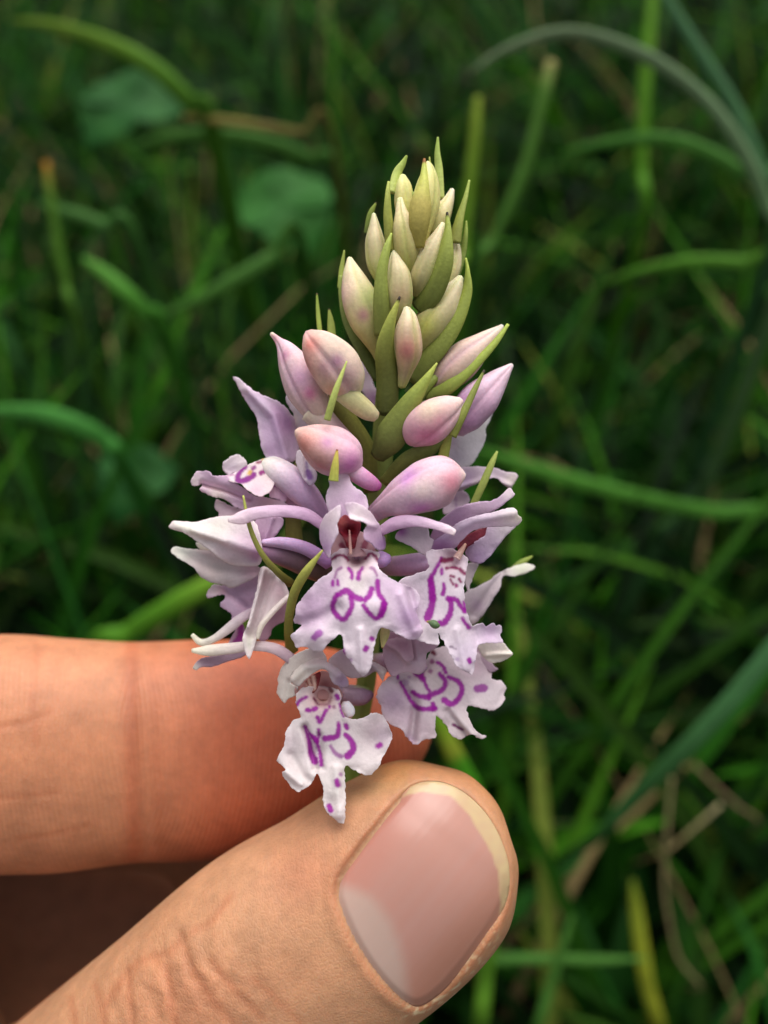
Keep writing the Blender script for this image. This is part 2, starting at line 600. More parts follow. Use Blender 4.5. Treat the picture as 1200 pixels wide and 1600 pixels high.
def build_grass():
    N = 46000
    y = 0.02 + 1.75 * rng.random(N) ** 1.35
    x = (rng.random(N) * 2 - 1) * (0.26 + 0.52 * y)
    # patchy sward: thinner in places so that dark gaps stay open
    dens = np.array([noise.noise((a * 9, b * 9, 1.0)) for a, b in zip(x, y)])
    keep = rng.random(N) < (0.72 + 0.75 * dens)
    x, y = x[keep], y[keep]
    N = len(x)
    kind = rng.random(N)
    L = 0.08 + 0.15 * rng.random(N) ** 1.2
    L *= 1 + 0.35 * np.array([noise.noise((a * 5, b * 5, 7.0)) for a, b in zip(x, y)])
    w = 0.0008 + 0.0024 * rng.random(N) ** 1.4
    broad = kind < 0.05
    w[broad] = 0.0035 + 0.003 * rng.random(int(broad.sum()))
    L[broad] *= 0.55
    dry = kind > 0.955
    w[dry] *= 0.6
    az = rng.random(N) * 2 * np.pi
    clump = np.array([noise.noise((a * 14, b * 14, 3.0)) for a, b in zip(x, y)])
    az = az * 0.6 + clump * 6
    lean = 0.15 + 0.95 * rng.random(N) ** 1.0
    bend = 0.3 + 1.5 * rng.random(N) ** 1.3
    rows = 8
    t = np.linspace(0, 1, rows)
    # angle from vertical grows along the blade
    th = lean[:, None] * 0.7 + bend[:, None] * t[None, :] ** 1.5
    ds = L[:, None] / (rows - 1)
    hx = np.concatenate([np.zeros((N, 1)), np.cumsum(np.sin(th[:, :-1]) * ds, 1)], 1)
    hz = np.concatenate([np.zeros((N, 1)), np.cumsum(np.cos(th[:, :-1]) * ds, 1)], 1)
    dx, dy = np.cos(az), np.sin(az)
    P = np.stack([x[:, None] + hx * dx[:, None], y[:, None] + hx * dy[:, None], hz - 0.006], -1)
    tw = (rng.random(N) - 0.5)[:, None] * 2.2 * t[None, :]
    side = np.stack([-dy, dx, np.zeros(N)], -1)
    fwd = np.stack([dx, dy, np.zeros(N)], -1)
    nrm = np.stack([-np.cos(th) * dx[:, None], -np.cos(th) * dy[:, None], np.sin(th)], -1)
    S = side[:, None, :] * np.cos(tw)[..., None] + nrm * np.sin(tw)[..., None]
    NN = nrm * np.cos(tw)[..., None] - side[:, None, :] * np.sin(tw)[..., None]
    prof = np.interp(t, [0, 0.12, 0.55, 0.85, 1], [0.7, 1, 0.95, 0.55, 0.04])
    Wd = w[:, None] * prof[None, :]
    A = P - S * Wd[..., None] + NN * (Wd * 0.35)[..., None]
    B = P + S * Wd[..., None] + NN * (Wd * 0.35)[..., None]
    V = np.stack([A, P, B], 2)                                   # N rows 3 3
    dist = ((V - CP) @ FW).min(axis=(1, 2))
    _, _, _ = 0, 0, 0
    ok = (dist > 0.235) | (np.abs(x) > 0.3)
    zmax = V[..., 2].max(axis=(1, 2))
    ok &= zmax < 0.185
    V, N = V[ok], int(ok.sum())
    pal = np.array([C('2f6a1c'), C('3f7d22'), C('245a24'), C('4f8a2a'), C('2a6430'), C('5d8f35'), C('1f4f1c')])
    bc = pal[rng.integers(0, len(pal), N)] * np.array([0.70, 0.82, 0.33]) * (0.07 + 0.75 * rng.random((N, 1)) ** 1.8)
    yl = rng.random(N) < 0.03
    bc[yl] = C('7a8a34') * (0.5 + 0.4 * rng.random((int(yl.sum()), 1)))
    dr = dry[ok]
    bc[dr] = C('a08a5c') * (0.4 + 0.5 * rng.random((int(dr.sum()), 1)))
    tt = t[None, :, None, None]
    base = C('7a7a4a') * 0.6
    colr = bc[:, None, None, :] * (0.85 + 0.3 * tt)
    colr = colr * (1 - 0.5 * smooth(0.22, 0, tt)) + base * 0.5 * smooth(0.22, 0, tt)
    colr = np.repeat(colr, 3, axis=2) * np.array([1.0, 1.18, 1.0])[None, None, :, None]
    idx = np.arange(N)[:, None, None] * (rows * 3)
    r = np.arange(rows - 1)[None, :, None] * 3
    q = np.array([[0, 1, 4, 3], [1, 2, 5, 4]])
    F = (idx[..., None] + r[..., None] + q[None, None]).reshape(-1, 4)
    V = V.reshape(-1, 3)
    me = bpy.data.meshes.new('meadow_grass')
    me.vertices.add(len(V))
    me.vertices.foreach_set('co', V.ravel().astype(np.float32))
    me.loops.add(len(F) * 4)
    me.loops.foreach_set('vertex_index', F.ravel().astype(np.int32))
    me.polygons.add(len(F))
    me.polygons.foreach_set('loop_start', np.arange(0, len(F) * 4, 4, dtype=np.int32))
    me.polygons.foreach_set('use_smooth', np.ones(len(F), bool))
    me.update()
    me.validate()
    ca = me.color_attributes.new('col', 'FLOAT_COLOR', 'POINT')
    c4 = np.ones((len(V), 4), np.float32)
    c4[:, :3] = np.clip(colr.reshape(-1, 3), 0, 1)
    ca.data.foreach_set('color', c4.ravel())
    me.materials.append(M_GRASS)
    o = bpy.data.objects.new('meadow_grass', me)
    COL.objects.link(o)
    tag(o, 'dense tangled green meadow grass filling the background', 'grass', kind='stuff')


build_grass()


def blade(name, pts, hw, d, cols, label, cat='plant', root=True, cup=0.25, twist=0.0, thick=0.12, group=None, lean=(0.0, 0.03)):
    """single blade of grass; pts run from the tip to the base, the base then goes on down into the turf"""
    d = np.asarray(d, float) * np.ones(len(pts)) * 0.86
    W = list(at(np.array([p[0] for p in pts]), np.array([p[1] for p in pts]), d))
    hw = [h * 0.8 for h in hw]
    pts = [tuple(p) for p in pts]
    d = list(d)
    if root:
        b = W[-1]
        dirn = W[-1] - W[-2]
        hdir = np.array([dirn[0], dirn[1], 0.0])
        l = np.linalg.norm(hdir)
        hdir = hdir / l * min(l, 0.03) if l > 1e-6 else hdir
        mid = b + hdir * 0.6 + np.array([lean[0], lean[1] * 0.4, 0])
        mid[2] = b[2] * 0.5
        end = b + hdir * 0.8 + np.array([lean[0] * 1.3, lean[1] * 0.6, 0])
        end[2] = -0.012
        for e in (mid, end):
            W.append(e)
            x_, y_, d_ = cam_coords(e)
            pts.append((float(x_), float(y_)))
            d.append(float(d_) * 1e3)
            hw.append(hw[-1] * 0.9)
    cols = [(t, ''.join('%02x' % int(int(h[k:k + 2], 16) * f) for k, f in ((0, 0.86), (2, 0.88), (4, 0.78)))) for t, h in cols]
    o = ribbon(name, None, pts, hw, d, cols, cup=cup, twist=twist, thick=thick, mat=M_GRASS, n=44, m=5, world_pts=np.array(W), seed=pts[0][0] * 0.01)
    tag(o, label, cat, group)
    return o


GR = [(0, '4c7a34'), (1, '3f7028')]
BG = [(0, '9aab92'), (0.5, '84a080'), (1, '5f8a54')]
BR = [(0, '6ea02c'), (1, '4a8a1e')]
YG = [(0, '93a83a'), (0.5, '6d9a2c'), (1, '4a8424')]
DR = [(0, '968868'), (1, '6a6044')]
blade('grass_plant', [(735, 112), (790, 78), (870, 52), (945, 62), (1030, 100), (1110, 165), (1165, 245), (1200, 330), (1225, 430)], [2, 8, 11, 12, 13, 13, 14, 14, 14], [240, 238, 235, 232, 230, 228, 228, 230, 235], BG, 'long grey-green grass blade bent over in a full arch', twist=0.15)
blade('grass_plant', [(1010, -60), (1045, 5), (1100, 92), (1150, 172), (1190, 265), (1215, 360)], [6, 10, 12, 12, 12, 12], [260, 258, 255, 252, 250, 250], [(0, '4f7a58'), (1, '3f6c46')], 'straight bluish-green blade slanting down beside the arched blade')
blade('grass_plant', [(1024, -40), (1014, 60), (1006, 160), (1002, 260), (1000, 360)], [9, 11, 12, 11, 10], [300, 300, 302, 305, 310], BR, 'bright green upright blade crossing behind the arched blade')
blade('grass_plant', [(880, 238), (960, 222), (1040, 218), (1105, 238), (1160, 272), (1215, 330)], [4, 10, 13, 14, 13, 12], [275, 270, 265, 262, 260, 262], [(0, '4f8a38'), (1, '5a9040')], 'soft green blade drooping under the arched blade')
blade('cut_plant', [(747, 150), (743, 200), (735, 280), (725, 380), (716, 470)], [8, 11, 12, 12, 11], [250, 250, 252, 256, 262], YG, 'yellow-green grass stalk beside the bud tip with a broken pale top', 'plant', cup=1.0, thick=1.5)
blade('cut_plant', [(862, 92), (852, 140), (838, 195), (818, 270), (775, 370), (740, 450)], [11, 12, 12, 12, 11, 10], [265, 265, 267, 270, 275, 282], [(0, 'b09a70'), (0.05, '8a9a58'), (0.15, '5f8a3c'), (1, '4f8434')], 'green grass stalk with a cut brownish end', 'plant', cup=1.0, thick=1.5)
blade('grass_plant', [(940, 445), (1000, 424), (1080, 409), (1160, 412), (1230, 430)], [3, 9, 12, 13, 13], [290, 280, 272, 268, 268], [(0, '5f9a34'), (1, '6aa03a')], 'light green blade lying level above the wide sloping blade')
blade('grass_plant', [(745, 700), (800, 722), (900, 752), (1000, 778), (1110, 800), (1215, 815)], [5, 13, 15, 15, 15, 14], [290, 288, 285, 285, 290, 300], [(0, '4f8a2c'), (1, '56903a')], 'wide green blade sloping down behind the open florets')
blade('grass_plant', [(1290, 915), (1210, 1012), (1130, 1108), (1050, 1190), (985, 1252), (930, 1310)], [16, 18, 18, 17, 14, 10], [205, 210, 218, 228, 240, 255], [(0, '5f9468'), (0.5, '4f8450'), (1, '3a6a34')], 'thick blue-green blade slanting beside the thumb', root=True)
blade('grass_plant', [(668, 1090), (692, 1140), (715, 1190), (740, 1240), (760, 1300), (770, 1380)], [9, 15, 19, 20, 20, 19], [195, 196, 198, 202, 208, 215], [(0, '58b020'), (0.25, 'a8b040'), (0.3, '58a828'), (1, '3f8a20')], 'vivid green blade with a yellow patch between fingertip and lower florets')
blade('grass_plant', [(15, 32), (70, 38), (130, 54), (200, 82), (255, 118), (300, 165), (335, 215)], [3, 10, 14, 17, 18, 18, 18], [300, 292, 286, 282, 282, 286, 292], [(0, '7f9a38'), (0.5, '5a8a28'), (1, '3f7424')], 'wide yellow-green blade arching over at the top of the sward')
blade('dry_plant', [(285, 182), (340, 188), (400, 196), (470, 207), (520, 214)], [4, 8, 8, 6, 5], [290, 286, 284, 286, 292], [(0, 'b09c60'), (0.5, '9a8a54'), (1, '6a6a38')], 'straw-coloured dry blade lying level among the green')
blade('cut_plant', [(72, 252), (78, 300), (88, 370), (102, 440), (125, 520)], [7, 8, 9, 9, 9], [275, 275, 277, 280, 286], [(0, 'c07a30'), (0.06, '9a8a3a'), (0.18, '5f8a30'), (1, '4f7f2c')], 'thin green stalk with an orange cut end', 'plant', cup=1.0, thick=1.2)
blade('grass_plant', [(205, 232), (260, 218), (330, 212), (410, 222), (480, 248), (530, 290)], [5, 13, 16, 16, 14, 12], [310, 305, 302, 302, 306, 312], GR, 'broad dull green blade beneath the straw-coloured blade')
blade('grass_plant', [(355, 900), (320, 918), (285, 938), (245, 962), (200, 990), (150, 1020)], [8, 19, 22, 22, 20, 18], [240, 240, 241, 244, 248, 254], [(0, '86b03c'), (0.4, '64a02c'), (1, '4a8422')], 'short bright yellow-green blade above the index finger')
blade('grass_plant', [(988, 1375), (994, 1420), (1002, 1480), (1012, 1540), (1030, 1610)], [4, 12, 14, 14, 13], [270, 268, 266, 266, 270], [(0, '6a7a20'), (0.4, '9aa030'), (1, '8a8a28')], 'yellowing blade standing up right of the thumb nail')
blade('dry_plant', [(1050, 1215), (1042, 1300), (1038, 1380), (1048, 1450), (1062, 1500), (1095, 1545)], [3, 4, 4, 4, 4, 3.5], [275, 272, 270, 268, 266, 266], DR, 'kinked greyish dry stem standing in the dark gap', 'dry plant', cup=1.0, thick=1.0)
blade('dry_plant', [(1085, 1195), (1115, 1225), (1150, 1258), (1185, 1290)], [3, 3.5, 3.5, 3], [280, 278, 276, 276], [(0, '9a7f6a'), (1, '7a6450')], 'short pinkish brown dead stem slanting through the dark gap', 'dry plant', cup=1.0, thick=1.0)
blade('dry_plant', [(1125, 1258), (1095, 1285), (1060, 1315), (1030, 1335)], [4, 4, 3.5, 3], [262, 264, 266, 270], [(0, 'd0c0a0'), (0.4, 'a89470'), (1, '7a6a48')], 'short pale straw stub leaning across the dead stem', 'dry plant', cup=1.0, thick=1.0)
blade('grass_plant', [(128, 402), (160, 425), (195, 455), (230, 490), (262, 530)], [4, 13, 16, 15, 14], [265, 264, 264, 268, 274], [(0, '6aa848'), (0.5, '509234'), (1, '3a7a28')], 'short pointed green blade with a fresh pale tip')
blade('grass_plant', [(250, 496), (310, 470), (370, 436), (430, 400), (470, 380)], [6, 13, 15, 14, 12], [280, 278, 278, 282, 288], GR, 'dark green blade rising slantwise towards the upper buds')
blade('grass_plant', [(-20, 642), (50, 645), (110, 660), (165, 690), (200, 740)], [10, 17, 19, 18, 15], [260, 258, 258, 262, 270], [(0, '4f9244'), (1, '347a2c')], 'wide green blade bending down at the edge of the clover leaf')
blade('grass_plant', [(60, 318), (110, 332), (165, 352), (215, 380)], [5, 10, 11, 10], [285, 283, 283, 287], [(0, '5f8f4c'), (1, '4a8240')], 'short green blade behind the orange-ended stalk')
blade('grass_plant', [(775, 1380), (768, 1450), (758, 1530), (745, 1620)], [10, 15, 16, 16], [205, 206, 208, 212], [(0, '4f8a24'), (0.5, '66942c'), (1, '5a8a28')], 'upright green blade standing close behind the thumb')
blade('grass_plant', [(1010, 1498), (930, 1500), (850, 1498), (780, 1500), (700, 1510)], [3, 9, 10, 11, 11], [255, 252, 250, 250, 252], GR, 'level green blade low beside the thumb')
blade('grass_plant', [(895, 1430), (880, 1475), (860, 1540), (830, 1620)], [3, 8, 10, 10], [245, 244, 244, 246], GR, 'narrow green blade leaning behind the thumb')


def clover(name, px, py, d, r, cols, label, turns=(0.3, 2.4, 4.5)):
    """three rounded leaflets on a thin stalk"""
    c = at(px, py, d)
    root = np.array([c[0] + 0.01, c[1] + 0.02, -0.01])
    e = empty(name, root)
    up = np.array([0, -0.35, 0.94])
    ax = np.array([1.0, 0, 0])
    ay = np.cross(up, ax)
    for k, a in enumerate(turns):
        dr = ax * math.cos(a) + ay * math.sin(a)
        sd_ = np.cross(up, dr)
        V, Cc = [], []
        n, m = 12, 9
        for i in range(n):
            t = i / (n - 1)
            w = r * 0.72 * math.sin(math.pi * min(t, 1) ** 0.75) ** 0.7 if 0 < t < 1 else r * 0.03
            for j in range(m):
                u = -1 + 2 * j / (m - 1)
                p = c + dr * r * 1.25 * (t - 0.10 * u * u * t) + sd_ * w * u + up * (0.25 * w * abs(u) - r * 0.35 * t * t)
                V.append(p)
                pale = math.exp(-((t - 0.5 - 0.12 * abs(u)) / 0.07) ** 2) * 0.25
                Cc.append(C(cols) * (1 + 0.15 * random.random()) * (1 - pale) + C('4a7a3a') * pale)
        F = [[i * m + j, i * m + j + 1, (i + 1) * m + j + 1, (i + 1) * m + j] for i in range(n - 1) for j in range(m - 1)]
        link('leaflet', np.array(V), F, M_GRASS, e, np.array(Cc))
    P = catmull(np.array([root, (root + c) / 2 + np.array([0.004, 0, 0]), c]), 12)
    V, F = [], []
    for i, p in enumerate(P):
        for j in range(6):
            a = j * math.pi / 3
            V.append(p + 0.0008 * np.array([math.cos(a), math.sin(a), 0]))
    for i in range(11):
        for j in range(6):
            F.append([i * 6 + j, i * 6 + (j + 1) % 6, (i + 1) * 6 + (j + 1) % 6, (i + 1) * 6 + j])
    link('stalk', np.array(V), F, M_GRASS, e, np.tile(C('4a7a34'), (len(V), 1)))
    tag(e, label, 'clover leaf')


clover('clover_leaf', 205, 745, 262, 0.0115, '1c4a1c', 'dark clover leaf left of the open florets')
clover('clover_leaf', 445, 320, 300, 0.017, '285a1e', 'blurred broad clover leaf left of the top buds', (0.9, 3.0, 5.2))
clover('clover_leaf', 195, 160, 320, 0.017, '22501f', 'green clover leaf under the arching yellow-green blade', (0.1, 2.2, 4.0))
# ------------------------------------------------------------------ the hand
def tube(pts, r, d, rd, rings=60, segs=40):
    """closed tube: r = half width across the image, rd = half thickness in depth (mm)"""
    d = np.asarray(d, float) * np.ones(len(pts))
    rd = np.asarray(rd, float) * np.ones(len(pts))
    Q = catmull(np.column_stack([np.asarray(pts, float), d, np.asarray(r, float), rd]), rings)
    P = at(Q[:, 0], Q[:, 1], Q[:, 2])
    ra = np.maximum(Q[:, 3], 1.0) * K * Q[:, 2] * 1e-3
    rb = np.maximum(Q[:, 4], 0.1) * 1e-3
    T = np.gradient(P, axis=0)
    T /= np.linalg.norm(T, axis=1)[:, None]
    th = np.linspace(0, 2 * np.pi, segs, endpoint=False)
    V = []
    for i in range(rings):
        nv = -FW - (-FW @ T[i]) * T[i]
        nv /= np.linalg.norm(nv)
        sv = np.cross(T[i], nv)
        cs, sn = np.cos(th), np.sin(th)
        V.append(P[i] + (np.sign(cs) * np.abs(cs) ** 0.92 * rb[i])[:, None] * nv + (np.sign(sn) * np.abs(sn) ** 0.92 * ra[i])[:, None] * sv)
    V = np.vstack(V + [P[:1], P[-1:]])
    F = []
    for i in range(rings - 1):
        for j in range(segs):
            k = (j + 1) % segs
            F.append([i * segs + j, i * segs + k, (i + 1) * segs + k, (i + 1) * segs + j])
    e = rings * segs
    for j in range(segs):
        k = (j + 1) % segs
        F.append([k, j, e])
        F.append([(rings - 1) * segs + j, (rings - 1) * segs + k, e + 1])
    return V, F


NAIL = np.array([(640, 1231), (668, 1222), (700, 1226), (733, 1245), (762, 1275), (783, 1312), (795, 1352), (795, 1392), (783, 1428), (760, 1464), (728, 1508), (695, 1546), (662, 1570),
                 (640, 1570), (612, 1551), (582, 1517), (556, 1476), (536, 1434), (525, 1398), (532, 1366), (556, 1330), (585, 1293), (612, 1260)], float)
THUMB_AXIS = [(140, 1772), (297, 1642), (430, 1515), (540, 1440), (637, 1368), (697, 1312), (733, 1280), (753, 1262), (766, 1252), (771, 1248)]
INDEX_AXIS = [(-330, 1240), (-60, 1180), (100, 1177), (210, 1172), (330, 1168), (450, 1155), (550, 1146), (612, 1143), (650, 1146), (668, 1148), (676, 1149)]


def build_hand():
    parts = [
        tube(THUMB_AXIS, [205, 203, 192, 182, 174, 152, 114, 76, 38, 6], [96, 92.5, 90.5, 89.8, 89.4, 89.6, 90, 90.2, 90.4, 90.5], [12, 11.2, 10.2, 9.2, 8.4, 7.6, 6.4, 4.8, 2.4, 0.3]),
        tube(INDEX_AXIS, [190, 185, 178, 168, 168, 152, 126, 96, 60, 28, 5], [103, 102, 103, 104, 105, 106, 106.6, 107, 107.2, 107.3, 107.3], [11, 10.5, 10, 9.4, 9.4, 8.8, 7.8, 6.4, 4.4, 2.2, 0.3]),
        # other fingers stacked behind the index finger, shaped to shut light out of the gap
        tube([(-420, 1260), (-150, 1215), (60, 1195), (220, 1190), (330, 1215), (395, 1290), (415, 1380), (415, 1440)], [130, 130, 128, 124, 118, 108, 80, 10], [118, 121, 124, 126, 127, 128, 128, 128], [10, 10, 10, 9.5, 9, 8, 6, 0.5]),
        tube([(-420, 1290), (-150, 1250), (60, 1235), (220, 1240), (320, 1270), (375, 1350), (390, 1450), (390, 1510)], [120, 120, 118, 114, 110, 100, 76, 10], [136, 140, 143, 145, 146, 147, 147, 147], [10, 10, 10, 9.5, 9, 8, 6, 0.5]),
        tube([(-420, 1350), (-150, 1420), (60, 1470), (220, 1490), (330, 1500), (390, 1500)], [190, 190, 190, 180, 150, 40], [138, 150, 158, 161, 162, 162], [12, 12, 11, 10, 8, 3]),  # palm wall, set far back so little light reaches it
        # palm, ball of the thumb and wrist
        tube([(-250, 1200), (-330, 1400), (-330, 1640), (-260, 1840), (-300, 2050), (-420, 2300), (-620, 2600)], [130, 250, 300, 300, 290, 270, 270], [106, 112, 115, 116, 118, 120, 122], [9, 13, 16, 18, 17, 16, 16]),
        tube([(170, 1750), (40, 1830), (-100, 1900), (-240, 1930)], [190, 210, 225, 220], [97, 101, 107, 113], [12, 13, 14, 14]),
        tube([(-480, 1250), (-440, 1420), (-400, 1600)], [120, 160, 160], [114, 122, 128], [12, 14, 14]),
    ]
    VV, FF, n = [], [], 0
    for V, F in parts:
        VV.append(V)
        FF += [[i + n for i in f] for f in F]
        n += len(V)
    S = 100.0
    me = bpy.data.meshes.new('hand_raw')
    me.from_pydata((np.vstack(VV) * S).tolist(), [], FF)
    me.update()
    tmp = bpy.data.objects.new('hand_raw', me)
    COL.objects.link(tmp)
    rm = tmp.modifiers.new('r', 'REMESH')
    rm.mode = 'VOXEL'
    rm.voxel_size = 0.00038 * S
    sm = tmp.modifiers.new('s', 'SMOOTH')
    sm.factor = 0.5
    sm.iterations = 14
    dg = bpy.context.evaluated_depsgraph_get()
    ev = tmp.evaluated_get(dg)
    me2 = bpy.data.meshes.new_from_object(ev)
    bpy.data.objects.remove(tmp)
    nv = len(me2.vertices)
    V = np.empty(nv * 3, np.float32)
    me2.vertices.foreach_get('co', V)
    V = V.reshape(-1, 3).astype(float) / S
    NR = np.empty(nv * 3, np.float32)
    me2.vertices.foreach_get('normal', NR)
    NR = NR.reshape(-1, 3).astype(float)
    X, Y, D = cam_coords(V)
    D = D * 1e3
    front = smooth(-0.15, 0.35, -(NR @ FW))
    dth, _ = polydist(X, Y, THUMB_AXIS)
    dix, _ = polydist(X, Y, INDEX_AXIS)
    thumb = (D < 92 + 0.008 * np.maximum(0, 500 - X)) & (dth < 230) & (Y > 1185) & (X > -40)
    thumb &= ~((dix < 120) & (D > 93))
    index = (~thumb) & (D < 112) & (Y < 1365)
    # ---- nail bed, folds and the flesh round the nail (thumb only)
    tree_faces = [tuple(p.vertices) for p in me2.polygons]
    tree = BVHTree.FromPolygons([Vector(v) for v in V.tolist()], tree_faces)
    nb = catmull(NAIL, 160, closed=True)
    den, _ = polydist(X, Y, np.vstack([nb, nb[:1]]))
    ins = inside(X, Y, nb)
    sd_ = np.where(ins, -den, den)
    # distance along the nail: >0 to the free edge
    ax, ay = math.cos(math.radians(50)), -math.sin(math.radians(50))
    along = (X - 655) * ax + (Y - 1398) * ay
    across = (X - 655) * (-ay) + (Y - 1398) * ax
    distal = smooth(80, 125, along)
    carve = 0.62 * smooth(5, -5, sd_) * front
    rise = 0.16 * np.exp(-((sd_ - 10) / 9.0) ** 2) * (1 - distal) * (~ins) * front
    V[thumb] += FW * (carve - rise)[thumb][:, None] * 1e-3
    # ---- creases
    def crease(pl, w, amp, mask, n=30):
        p = catmull(pl, n)
        dd, _ = polydist(X, Y, p)
        amp = amp * (0.28 if mask is thumb else (0.45 if w > 8 else 0.2))
        w = w * 1.3
        g = amp * np.exp(-(dd / w) ** 2) - 0.35 * amp * np.exp(-((dd - 2.6 * w) / (1.6 * w)) ** 2)
        V[mask] += (FW * (g * front)[:, None] * 1e-3)[mask]
        return np.exp(-(dd / (w * 1.3)) ** 2) * mask
    red = np.zeros(nv)
    for pl, w, a in [([(282, 1460), (300, 1512), (330, 1560), (372, 1612)], 4.5, 0.42),
                     ([(200, 1520), (203, 1560), (212, 1620)], 4, 0.38), ([(240, 1500), (262, 1520), (268, 1570), (280, 1625)], 4, 0.34),
                     ([(286, 1467), (262, 1490), (225, 1500), (196, 1525), (165, 1570)], 4.5, 0.3), ([(330, 1500), (360, 1540), (410, 1590)], 3.5, 0.16),
                     ([(150, 1540), (160, 1580), (170, 1640)], 4, 0.28), ([(300, 1455), (330, 1440), (360, 1400)], 4, 0.14),
                     ([(395, 1530), (430, 1560), (470, 1600)], 3.5, 0.12), ([(110, 1560), (118, 1600), (125, 1650)], 4, 0.22)]:
        red = np.maximum(red, crease(pl, w, a, thumb))
    for pl, w, a in [([(208, 985), (202, 1060), (206, 1150), (212, 1240), (220, 1330)], 9, 0.5), ([(238, 990), (240, 1100), (246, 1240), (252, 1320)], 7, 0.16),
                     ([(-20, 1140), (20, 1133), (50, 1126), (76, 1113)], 3.5, 0.3), ([(-10, 1247), (40, 1245), (90, 1238)], 3, 0.16),
                     ([(30, 1312), (80, 1304), (140, 1290)], 3, 0.2), ([(60, 1010), (52, 1080), (56, 1160)], 4, 0.12)]:
        red = np.maximum(red, 0.8 * crease(pl, w, a, index))
    # fine fan of lines over the thumb joint
    n1 = vnoise(V, 900, 3.0)
    kn = np.exp(-(((X - 270) / 150) ** 2 + ((Y - 1540) / 120) ** 2))
    lines = np.sin((X * 0.75 - Y * 0.30) / 5.5 + 2.5 * n1 + 3 * vnoise(V, 220, 9.0))
    V[thumb] += (FW * (0.10 * kn * lines * front)[:, None] * 1e-3)[thumb]
    # ---- colour of the skin itself
    base = C('d3a27f')
    col = np.tile(base, (nv, 1))
    def mix(w, hexc):
        nonlocal col
        w = np.clip(w, 0, 1)[:, None]
        col = col * (1 - w) + C(hexc) * w
    big = vnoise(V, 130, 5.0)
    mix(index * 0.85, 'd5926e')
    mix(index * smooth(150, 420, X) * 0.8, 'c9603e')
    mix(index * 0.35 * np.clip(big, 0, 1), 'd98a68')
    mix((~thumb & ~index) * 0.9, 'c08060')
    mix(thumb * 0.35 * np.clip(big + 0.1, 0, 1), 'd08e68')
    mix(thumb * np.exp(-(((X - 470) / 60) ** 2 + ((Y - 1370) / 55) ** 2)) * 0.4, 'd5876a')
    mix(thumb * np.exp(-(((X - 300) / 110) ** 2 + ((Y - 1560) / 70) ** 2)) * 0.45, 'd08c6c')
    mix(thumb * smooth(0.0, 1.0, np.exp(-((Y - 1225 + (X - 560) * 0.2) / 28) ** 2)) * (X < 640) * 0.35, 'd8b87c')
    mix(index * np.exp(-((X - 207) / 13) ** 2) * 0.3, 'b85236')
    mix(red * 0.32, 'b8623f')
    mix(thumb * (~ins) * np.exp(-((sd_ - 4) / 4.0) ** 2) * (1 - distal) * 0.5, 'b8704e')
    mix(thumb * distal * (~ins) * smooth(-5, 40, sd_) * 0.6, 'd08a4e')
    # dry pale skin flakes at the corners of the nail
    fl = smooth(0.1, 0.5, vnoise(V, 2200, 1.0))
    for fx, fy, fr in ((652, 1582, 22), (690, 1566, 14), (714, 1545, 16), (742, 1506, 16), (768, 1468, 12), (520, 1412, 9), (527, 1368, 7)):
        mix(thumb * np.exp(-(((X - fx) ** 2 + (Y - fy) ** 2) / fr ** 2)) * fl * 0.95, 'f2e4c0')
    col = col * np.array([0.72, 0.655, 0.58])
    o = link('hand', V, tree_faces, M_SKIN, None, col, origin=V.mean(0))
    me = o.data
    ra = me.attributes.new('ridge', 'FLOAT', 'POINT')
    ridge = (X * 0.9 + 0.0016 * (Y - 1170) ** 2 * np.sign(X - 210) * 0.5 + 10 * big) * (2 * np.pi / 7.5)
    ra.data.foreach_set('value', ridge.astype(np.float32))
    rm_ = me.attributes.new('ridgemask', 'FLOAT', 'POINT')
    rm_.data.foreach_set('value', (index * 0.9 * front).astype(np.float32))
    tag(o, 'bare hand pinching the orchid stem between thumb and index finger', 'hand')
    # ---- the nail plate
    step = 3.0
    gx, gy = np.meshgrid(np.arange(515, 805, step), np.arange(1215, 1580, step))
    G = np.stack([gx.ravel(), gy.ravel()], 1)
    B = catmull(NAIL, 220, closed=True)
    m = inside(G[:, 0], G[:, 1], B)
    G = G[m]
    dd, _ = polydist(G[:, 0], G[:, 1], np.vstack([B, B[:1]]))
    G = G[dd > 2]
    hit, depth = [], []
    for x, y in G[::5]:
        p0 = at(x, y, 50.0)
        dr = p0 - CP
        dr = dr / np.linalg.norm(dr)
        h = tree.ray_cast(Vector(p0), Vector(dr))
        if h[0] is not None:
            hit.append((x, y))
            depth.append((np.array(h[0]) - CP) @ FW * 1e3)
    H = np.array(hit)
    Z = np.array(depth)

    def basis(Q):
        a = ((Q[:, 0] - 655) * ax + (Q[:, 1] - 1398) * ay) / 100
        b = ((Q[:, 0] - 655) * (-ay) + (Q[:, 1] - 1398) * ax) / 100
        return np.stack([np.ones(len(a)), a, b, a * a, a * b, b * b, a * a * b, a * b * b, b ** 4, a ** 3], 1), a, b
    A_, _, _ = basis(H)
    cf = np.linalg.lstsq(A_, Z, rcond=None)[0]
    P2 = np.vstack([B, G])
    res = delaunay_2d_cdt([Vector(p) for p in P2.tolist()], [], [list(range(len(B)))], 1, 1e-4)
    P2 = np.array([(v.x, v.y) for v in res[0]])
    F = [list(f) for f in res[2]]
    Bm, a, b = basis(P2)
    dz = Bm @ cf
    dist_edge, _ = polydist(P2[:, 0], P2[:, 1], np.vstack([B, B[:1]]))
    fe = smooth(0.85, 1.2, a)
    dz = dz + 0.20 + 0.34 * smooth(14, 0, dist_edge) * (1 - fe) - 0.10 * fe
    Vn = at(P2[:, 0], P2[:, 1], dz)
    k = len(Vn)
    cnt = {}
    for f in F:
        for i in range(len(f)):
            p, q = f[i], f[(i + 1) % len(f)]
            cnt.setdefault((min(p, q), max(p, q)), []).append((p, q))
    faces = F + [[i + k for i in reversed(f)] for f in F]
